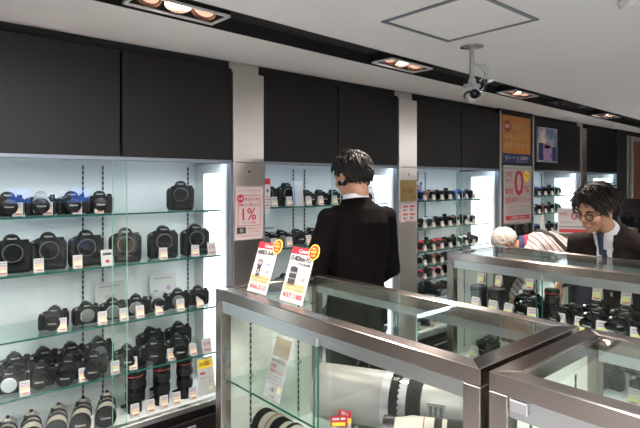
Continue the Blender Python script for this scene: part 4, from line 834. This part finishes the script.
def person(name, label, base, P, cloth, trouser, shirt_sleeve=False, head_s=1., wr=.006):
    """P: joint positions in world space; L is the unit vector to the figure's own right hand side."""
    root = thing(name, label, 'person', base)
    L = V(P['L']).normalized(); hips, waist, chest, sh, nk = [V(P[k]) for k in ('hips', 'waist', 'chest', 'shoulders', 'neck')]
    fh, uh, hc = V(P['face']).normalized(), V(P['up']).normalized(), V(P['head']); uh = (uh - fh * uh.dot(fh)).normalized(); xh = fh.cross(uh)
    HM = Matrix((xh, fh, uh)).transposed().to_4x4(); HM.translation = hc; HM = HM @ Matrix.Scale(head_s, 4)
    def HP(x, y, z): return HM @ V((x, y, z))
    rot = HM.to_3x3().normalized()
    sk = M['skin']; b = MB(); q = head_s
    def E(c, r): b.ball(HP(*c), (r[0] * q, r[1] * q, r[2] * q), sk, 20, rot)
    E((0, -.012, .026), (.076, .094, .088)); E((0, .022, -.028), (.060, .066, .080)); E((0, .034, -.078), (.042, .044, .034)); E((0, .062, -.102), (.018, .016, .012))
    b.tube([HP(0, .083, .010), HP(0, .094, -.010), HP(0, .104, -.028)], [.0075 * q, .009 * q, .012 * q], sk); E((.012, .094, -.031), (.0075, .008, .006)); E((-.012, .094, -.031), (.0075, .008, .006))
    for s in (-1, 1):
        E((s * .030, .073, .019), (.025, .014, .0075)); E((s * .038, .056, -.028), (.025, .026, .024)); E((s * .077, -.006, -.004), (.008, .017, .031)); E((s * .083, -.012, .006), (.007, .013, .016))
        E((s * .030, .070, .000), (.018, .012, .010))
    E((0, .084, -.056), (.022, .009, .0045)); E((0, .083, -.065), (.019, .009, .0050))
    b.tube([HP(0, -.03, -.03), HP(0, -.035, -.09), nk], [.056 * q, .054 * q, .058], sk, 20)
    def ring(c, ax, la, fa): ax = ax.normalized(); f = L.cross(ax).normalized(); return (c, L * la, f * fa)
    def torso(b, g, m, lo=None):
        up = [waist - hips, chest - hips, sh - waist, nk - chest, nk - sh]
        rs = [ring(hips - (waist - hips).normalized() * .10, up[0], .168 + g, .112 + g)] if lo is None else []
        rs += [ring(hips, up[0], .166 + g, .115 + g), ring(waist, up[1], .146 + g, .105 + g), ring(chest, up[2], .168 + g, .122 + g), ring(sh.lerp(chest, .3), up[3], .172 + g, .112 + g),
               ring(sh, up[4], .150 + g, .085 + g), ring(sh.lerp(nk, .6), up[4], .082 + g, .066 + g), ring(nk, up[4], .056 + g * .5, .056 + g * .5)]
        b.loft(rs, m, 36)
    torso(b, 0, sk)
    J = {}
    for s, k in ((-1, 'l'), (1, 'r')):
        S, El, W = V(P['sh_' + k]), V(P['el_' + k]), V(P['wr_' + k]); Kn, An, Hp = V(P['kn_' + k]), V(P['an_' + k]), V(hips) + L * s * .085 - V((0, 0, .02)); J[k] = (S, El, W, Hp, Kn, An)
        b.tube([S.lerp(sh, .5), S, S.lerp(El, .5), El, El.lerp(W, .35), W], [.05, .050, .044, .038, .038, .026], sk, 14)
        hand(b, W, P.get('hd_' + k, W - El), P.get('pn_' + k, V((0, 0, -1)) if abs((W - El).normalized().z) < .7 else -L * s), sk, P.get('curl', .5), s)
        b.tube([Hp, Hp.lerp(Kn, .5), Kn, Kn.lerp(An, .4), An], [.085, .072, .052, .052, .036], sk, 16)
        ff = V(P['toe']).normalized(); b.ball(An + ff * .06 - V((0, 0, .035)), (.04, .11, .035), sk, 14, Matrix((ff.cross(V((0, 0, 1))), ff, V((0, 0, 1)))).transposed())
    link_mesh('body', remesh(b, .0052, 2), root, base)
    # trousers and shoes
    b = MB(); f0 = L.cross(V((0, 0, 1))).normalized(); up = (waist - hips)
    b.loft([ring(hips - up.normalized() * .11, up, .166, .118), ring(hips, up, .172, .122), ring(waist, up, .152, .112)], M[trouser], 32)
    for k in 'lr':
        S, El, W, Hp, Kn, An = J[k]; b.tube([Hp + V((0, 0, .04)), Hp.lerp(Kn, .4), Kn, Kn.lerp(An, .5), An + V((0, 0, .0)), An - V((0, 0, .03))], [.092, .088, .068, .064, .060, .060], M[trouser], 18)
    link_mesh('trousers', remesh(b, .009, 3, .006), root, base)
    ff = V(P['toe']).normalized(); RM = Matrix((ff.cross(V((0, 0, 1))), ff, V((0, 0, 1)))).transposed()
    for k in 'lr':
        An = J[k][5]; b = MB(); b.ball(An + ff * .06 - V((0, 0, .035)), (.048, .135, .040), M['shoe'], 20, RM); b.ball(An - V((0, 0, .02)), (.045, .06, .05), M['shoe'], 16, RM); me = remesh(b, .008, 2)
        for v in me.vertices: v.co.z = max(v.co.z, base[2] + .002)
        link_mesh('shoe', me, root, base)
    # upper garment
    b = MB(); torso(b, .014, M[cloth], None)
    for k in 'lr':
        S, El, W, *_ = J[k]
        b.ball(S, (.066, .066, .062), M[cloth], 18)
        mid = S.lerp(El, .5); b.tube([S.lerp(sh, .45), S, mid, El, El.lerp(W, .4), W + (El - W).normalized() * .02], [.066, .066, .062, .055, .052, .042], M[cloth], 18)
    me = remesh(b, .0075, 4, wr, P.get('wscale', (11, 11, 5)))
    full = BVHTree.FromPolygons([v.co.copy() for v in me.vertices], [list(p.vertices) for p in me.polygons])
    ax = (sh - waist).normalized(); Fw = ax.cross(L).normalized()
    if not shirt_sleeve:
        sb = MB(); torso(sb, .006, M['shirt'], None); link_mesh('shirt', remesh(sb, .0075, 3), root, base)
        u0, u1, na = P.get('v0', -.16), (nk - chest).dot(ax), (nk - sh).normalized()
        t = bmesh.new(); t.from_mesh(me); kill = []
        for fc in t.faces:
            c = fc.calc_center_median(); rel = c - chest; u = rel.dot(ax); a = abs(rel.dot(L)); g = c - nk; rad = (g - ax * g.dot(ax)).length
            if (rel.dot(Fw) > 0 and u > u0 and a < .006 + .058 * (u - u0) / (u1 - u0)) or (rad < .080 and g.dot(ax) > -.030 + .1 * max(0, rad - .07)): kill.append(fc)
        bmesh.ops.delete(t, geom=kill, context='FACES'); bmesh.ops.solidify(t, geom=t.faces[:], thickness=.003)
        t.to_mesh(me); t.free()
        for p in me.polygons: p.use_smooth = True
    # the remeshed neck opening: pull the top ring down a little so the neck shows
    jk = link_mesh('jacket' if not shirt_sleeve else 'shirt', me, root, base)
    bvh = full
    def patch(name, rows, off, m, cols=6):            # rows: (distance up from chest, left edge, right edge)
        vs, fs = [], []
        for u, a, c in rows:
            for j in range(cols + 1):
                o = chest + ax * u + L * (a + (c - a) * j / cols) + Fw * .45; h = bvh.ray_cast(o, -Fw)
                p = h[0] if h[0] else o - Fw * .33
                vs.append(p + Fw * off)
        n = cols + 1
        for i in range(len(rows) - 1):
            for j in range(cols): fs.append((i * n + j, i * n + j + 1, (i + 1) * n + j + 1, (i + 1) * n + j))
        t = bmesh.new(); bv = [t.verts.new(v - V(base)) for v in vs]; [t.faces.new([bv[k] for k in f]) for f in fs]
        bmesh.ops.recalc_face_normals(t, faces=t.faces); bmesh.ops.solidify(t, geom=t.faces[:], thickness=.003)
        mb = MB(); mb.absorb(t, M[m]); return mb.build(name, root)
    return root, jk, HM, q, patch, dict(L=L, nk=nk, sh=sh, chest=chest, ax=ax, Fw=Fw, J=J)

def hair(root, HM, base, m, keep, n=420, r0=.017, seed=1, lift=.004, flow=(0, -.2, -1), vox=.0042, tufts=160, tl=.03, rnd_=.6):
    rnd = random.Random(seed); b = MB(); q = HM.to_scale()[0]; rot = HM.to_3x3().normalized()
    pts = []
    for i in range(n):
        z = 1 - 2 * (i + .5) / n; a = i * 2.39996; rr = math.sqrt(1 - z * z); d = V((rr * math.cos(a), rr * math.sin(a), z))
        if not keep(d): continue
        c = V((0, -.012, .026)) + V((d.x * (.076 + lift), d.y * (.094 + lift), d.z * (.088 + lift)))
        pts.append((c, d)); b.ball(HM @ c, (r0 * q * rnd.uniform(.8, 1.15), r0 * q, r0 * q * rnd.uniform(.8, 1.2)), M[m], 8, rot)
    me = remesh(b, vox, 2, .004, (60, 60, 30)); o = link_mesh('hair', me, root, base)
    b = MB(); fl = V(flow)
    for i in range(tufts):
        c, d = rnd.choice(pts)
        if (d.z < -.30 and d.y > -.5) or (abs(d.x) > .62 and d.z < .22 and abs(d.y) < .5): continue
        f = (fl + V((rnd.uniform(-rnd_, rnd_), rnd.uniform(-rnd_, rnd_), rnd.uniform(-rnd_ * .5, rnd_ * .8)))); f = (f - d * f.dot(d)).normalized()
        s = c + d * r0 * .7; ln = tl * rnd.uniform(.6, 1.3)
        b.tube([HM @ s, HM @ (s + f * ln * .5 + d * .007), HM @ (s + f * ln + d * rnd.uniform(0, .010))], [.0050 * q, .0042 * q, .0012 * q], M[m], 6)
    b.bm.transform(Matrix.Translation(-V(base))); b.build('hair_locks', root)
    return o

def face_bits(root, HM, base, q, open_=True, brow='hair'):
    T = Matrix.Translation(-V(base)); rot = HM.to_3x3().normalized()
    for s in (-1, 1):
        b = MB(); b.ball(HM @ V((s * .031, .0755, .001)), (.0125 * q, .008 * q, (.0062 if open_ else .0035) * q), M['eye'], 14, rot); b.bm.transform(T); e = b.build('eye', root)
        b = MB(); b.ball(HM @ V((s * .031 , .0808, -.0015)), (.0055 * q, .004 * q, (.0055 if open_ else .003) * q), M['iris'], 12, rot); b.bm.transform(T); b.build('iris', e)
        b = MB(); b.tube([HM @ V((s * .014, .090, .021)), HM @ V((s * .030, .0895, .0285)), HM @ V((s * .050, .076, .025))], [.003 * q, .0042 * q, .0018 * q], M[brow], 8); b.bm.transform(T); b.build('eyebrow', root)
        b = MB(); b.tube([HM @ V((s * .018, .0825, .004)), HM @ V((s * .031, .0850, .008)), HM @ V((s * .045, .076, .004))], .0014 * q, M[brow], 6); b.bm.transform(T); b.build('eyelid', root)
    b = MB(); b.tube([HM @ V((-.020, .0865, -.061)), HM @ V((0, .0935, -.060)), HM @ V((.020, .0865, -.061))], [.0018 * q, .0036 * q, .0018 * q], M['lips'], 8); b.bm.transform(T); b.build('lips', root)

# --- customer in black suit, looking into the second wall case
bx, by = -1.90, 1.905
f = V((-1, .10, 0)).normalized(); L = f.cross(V((0, 0, 1)))        # own right-hand side
def at(fwd, right, z): return V((bx, by, 0)) + f * fwd + L * right + V((0, 0, z))
P = dict(L=L, hips=at(0, 0, .93), waist=at(.0, 0, 1.08), chest=at(.0, 0, 1.27), shoulders=at(-.01, 0, 1.445), neck=at(.01, 0, 1.515), head=at(.045, 0, 1.630), face=f + V((0, -.10, -.22)), up=(0, 0, 1),
         sh_l=at(-.01, -.185, 1.415), el_l=at(.02, -.25, 1.135), wr_l=at(.20, -.17, 1.02), sh_r=at(-.01, .185, 1.415), el_r=at(-.01, .225, 1.135), wr_r=at(.19, .16, 1.02),
         kn_l=at(.02, -.09, .50), an_l=at(0, -.10, .09), kn_r=at(.02, .09, .50), an_r=at(0, .10, .09), toe=f)
root, jk, HM, q, patch, D = person('person', 'man in a black suit seen from behind, standing at the wall cases', (bx, by, 0), P, 'suit', 'suit', wr=.007)
def keep_c(d): return (d.z > -.62 and d.y < .35 and not (abs(d.x) > .80 and d.y > -.25 and d.z < -.10)) or (d.z > .32 and d.y < .93)
hair(root, HM, (bx, by, 0), 'hair', keep_c, seed=3, tufts=420, tl=.032, lift=.006)
face_bits(root, HM, (bx, by, 0), q)
T = Matrix.Translation((-bx, -by, 0))
b = MB()
n = 40; rr = []
def collar(b, m, zoff, r0, r1, h, c, ax, L_, n=36, gap=.97):
    rings = []; Fn = L_.cross(ax).normalized()
    for k, (r, z) in enumerate(((r0, 0), (r1, h), (r1 - .003, h), (r0 - .004, 0))): rings.append((c + ax * (zoff + z), L_ * r, Fn * r))
    rings.append(rings[0]); t = bmesh.new(); R2 = []
    for c_, a_, b_ in rings[:4]: R2.append([t.verts.new(c_ + a_ * math.cos(6.28318 * k / n) + b_ * math.sin(6.28318 * k / n)) for k in range(n)])
    for i in range(4):
        A_, B_ = R2[i], R2[(i + 1) % 4]
        for k in range(n):
            if math.sin(6.28318 * (k + .5) / n) > -gap: t.faces.new((A_[k], A_[(k + 1) % n], B_[(k + 1) % n], B_[k]))
    b.absorb(t, m)
axn = (P['head'] - P['neck']); axn = V((f.x * .15, f.y * .15, 1)).normalized()
collar(b, M['shirt'], -.022, .074, .064, .046, P['neck'], axn, L); b.bm.transform(T); b.build('shirt_collar', root)
b = MB(); collar(b, M['suit'], -.066, .106, .076, .066, P['neck'], axn, L, gap=.45); b.bm.transform(T); b.build('jacket_collar', root)
patch('tie', [(.14, -.018, .018), (.05, -.028, .028), (-.08, -.020, .020)], .001, 'tie')

# --- salesman leaning over the far counter
bx, by = -1.205, 3.50
base = (bx, by, 0); f = V((-.06, -1, 0)).normalized(); L = f.cross(V((0, 0, 1)))
def at(fwd, right, z): return V((bx, by, 0)) + f * fwd + L * right + V((0, 0, z))
P = dict(L=L, hips=at(-.02, 0, .86), waist=at(.0, 0, .98), chest=at(.05, 0, 1.12), shoulders=at(.135, 0, 1.265), neck=at(.20, 0, 1.335), head=at(.305, .01, 1.445), face=V((-.30, -1, -.42)), up=(0.05, -.35, 1),
         sh_l=at(.13, -.185, 1.235), el_l=at(.10, -.27, 1.05), wr_l=at(.20, -.30, .86), sh_r=at(.13, .19, 1.225), el_r=at(.24, .265, 1.03), wr_r=at(.46, .245, .985), hd_r=V((.1, -.5, -1)), pn_r=V((1, 0, 0)), curl=.35,
         kn_l=at(-.04, -.09, .50), an_l=at(-.06, -.10, .09), kn_r=at(-.04, .09, .50), an_r=at(-.06, .10, .09), toe=f)
P['el_r'] = at(.03, .28, .98); P['wr_r'] = at(.28, .24, .985); P['el_l'] = at(.02, -.27, .98); P['wr_l'] = at(.06, -.25, .73)
root, jk, HM, q, patch, D = person('person', 'salesman with glasses in a brown suit and navy tie, looking down over the counter', base, P, 'suitbrown', 'suitbrown', head_s=1.10, wr=.006)
def keep_s(d): return (d.z > -.50 and d.y < .10 and not (abs(d.x) > .80 and d.y > -.30 and d.z < -.05)) or (d.z > .36 and d.y < .80) or (d.z > .12 and d.y >= .1 and d.x > .45 and d.y < .75) or (d.z > .05 and d.x < -.62 and d.y < .72)
hair(root, HM, base, 'hairb', keep_s, seed=5, n=900, tufts=620, tl=.060, lift=.007, r0=.0155, flow=(-.75, .35, -.55), rnd_=.22)
face_bits(root, HM, base, q, False, 'hairb')
T = Matrix.Translation(-V(base))
axn = (P['head'] - P['neck']).normalized()
b = MB(); collar(b, M['shirt'], -.035, .076, .064, .046, P['neck'], axn, L); b.bm.transform(T); b.build('shirt_collar', root)
b = MB(); collar(b, M['suitbrown'], -.075, .112, .080, .060, P['neck'], axn, L, gap=.35); b.bm.transform(T); b.build('jacket_collar', root)
tie = patch('tie', [(.145, -.015, .015), (.12, -.015, .015), (0, -.026, .026), (-.14, -.032, .032)], .001, 'tie')
b = MB(); b.tube([P['neck'] + D['Fw'] * .070 - D['ax'] * .004, P['neck'] + D['Fw'] * .080 - D['ax'] * .030, P['neck'] + D['Fw'] * .094 - D['ax'] * .075, P['neck'] + D['Fw'] * .108 - D['ax'] * .125], [.021, .017, .014, .013], M['tie'], 10); b.bm.transform(T); b.build('knot', tie)
for s in (-1, 1): patch('lapel', [(.135, s * .062, s * .090), (.085, s * .056, s * .112), (.075, s * .055, s * .095), (.0, s * .043, s * .085), (-.08, s * .026, s * .058), (-.155, s * .008, s * .02)], .005, 'suitbrown')
b = MB()                                                             # glasses
for s in (-1, 1):
    pts = [HM @ V((s * .032 + .024 * math.cos(a), .098 - .006 * abs(math.cos(a)), -.002 + .0165 * math.sin(a))) for a in [6.28318 * k / 20 for k in range(21)]]
    b.tube(pts, .0020, M['camgloss'], 6)
    b.tube([HM @ V((s * .055, .094, .006)), HM @ V((s * .078, .06, .006)), HM @ V((s * .086, -.01, .004)), HM @ V((s * .084, -.03, -.01))], .0016, M['camgloss'], 6)
    b.tube([HM @ V((s * .012, .098, .012)), HM @ V((s * .032, .0985, .0155)), HM @ V((s * .056, .093, .010))], .0022, M['camgloss'], 6)
b.tube([HM @ V((-.010, .098, .004)), HM @ V((0, .101, .006)), HM @ V((.010, .098, .004))], .0014, M['camgloss'], 6)
b.bm.transform(T); g = b.build('glasses', root)
b = MB()
for s in (-1, 1): b.lathe([(0, 0), (.023, 0), (.023, .001), (0, .001)], HM @ V((s * .032, .0955, -.002)), HM.to_3x3() @ V((0, 1, 0)), M['acryl'], 20)
b.bm.transform(T); b.build('spectacle_glass', g)

# --- customer bending forward beyond the counter
bx, by = -1.72, 4.22
base = (bx, by, 0); f = V((-.80, -.60, 0)).normalized(); L = f.cross(V((0, 0, 1)))
P = dict(L=L, hips=at(-.02, 0, .92), waist=at(.10, 0, 1.03), chest=at(.26, 0, 1.085), shoulders=at(.40, 0, 1.085), neck=at(.46, 0, 1.09), head=at(.575, 0, 1.115), face=V((f.x, f.y, -1.1)), up=(f.x, f.y, .7),
         sh_l=at(.38, -.18, 1.055), el_l=at(.42, -.22, .80), wr_l=at(.50, -.12, .62), sh_r=at(.38, .18, 1.055), el_r=at(.40, .22, .80), wr_r=at(.50, .12, .62),
         kn_l=at(.02, -.09, .50), an_l=at(-.02, -.10, .09), kn_r=at(.02, .09, .50), an_r=at(-.02, .10, .09), toe=f, wscale=(8, 8, 8))
root, jk, HM, q, patch, D = person('person', 'customer in a striped cream shirt and knit cap bending down beyond the counter', base, P, 'stripe', 'jeans', True, head_s=.94, wr=.012)
T = Matrix.Translation(-V(base))
def keep_h(d): return d.z > -.25 or (d.y < -.2 and d.z > -.6)
o = hair(root, HM, base, 'knit', keep_h, seed=9, tufts=0, r0=.018, lift=.003, vox=.005); o.name = 'knit_cap'
for x in [c for c in root.children if c.name.startswith('hair_locks')]: bpy.data.objects.remove(x)
axn = (P['neck'] - P['shoulders']).normalized()
b = MB(); collar(b, M['redcloth'], -.045, .098, .088, .026, P['neck'], axn, L); b.bm.transform(T); b.build('red_collar_band', root)
b = MB(); collar(b, M['navycloth'], -.018, .090, .078, .042, P['neck'], axn, L); b.bm.transform(T); b.build('navy_collar', root)
face_bits(root, HM, base, q)
b = MB(); pts = []
me = jk.data; bv = BVHTree.FromPolygons([v.co + V(base) for v in me.vertices], [list(p.vertices) for p in me.polygons])
for k in range(13):
    u = k / 12; o0 = at(.34 - .30 * u, -.02 - .15 * math.sin(u * 2.2), 1.6); h = bv.ray_cast(o0, V((0, 0, -1)))
    if h[0]: pts.append(h[0] + V((0, 0, .006)))
b.tube(pts, .017, M['strapb'], 8); b.bm.transform(T); b.build('shoulder_strap', root)

# unused templates are removed
for t in (T_slr, T_slrlong, T_body, T_silver, T_front, T_pro, T_mirror, T_zb, T_zw, T_tag, T_tagy, t_p, *T_comp.values()):
    if t.name not in _used:
        for c in list(t.children_recursive): bpy.data.objects.remove(c)
        bpy.data.objects.remove(t)

# ------------------------------------------------------------------ camera, world, view
cd = bpy.data.cameras.new('camera'); cam = bpy.data.objects.new('camera', cd); C.objects.link(cam)
cd.sensor_width = 36; cd.lens = 519 / 640 * 36; cd.shift_y = -(214 - 182.5) / 640; cd.clip_start = .05
cam.location = (0, 0, H); cam.rotation_euler = (R(90), 0, R(49)); bpy.context.scene.camera = cam
w = bpy.data.worlds.new('world'); bpy.context.scene.world = w; w.use_nodes = True
w.node_tree.nodes['Background'].inputs['Color'].default_value = (.5, .5, .5, 1); w.node_tree.nodes['Background'].inputs['Strength'].default_value = .2
sc = bpy.context.scene
sc.view_settings.view_transform = 'Standard'; sc.view_settings.look = 'None'; sc.view_settings.gamma = 1; sc.view_settings.exposure = 1.0
sc.cycles.transparent_max_bounces = 40; sc.cycles.max_bounces = 10; sc.cycles.glossy_bounces = 6; sc.cycles.diffuse_bounces = 4; sc.cycles.sample_clamp_indirect = 4
sc.cycles.caustics_reflective = False; sc.cycles.caustics_refractive = False
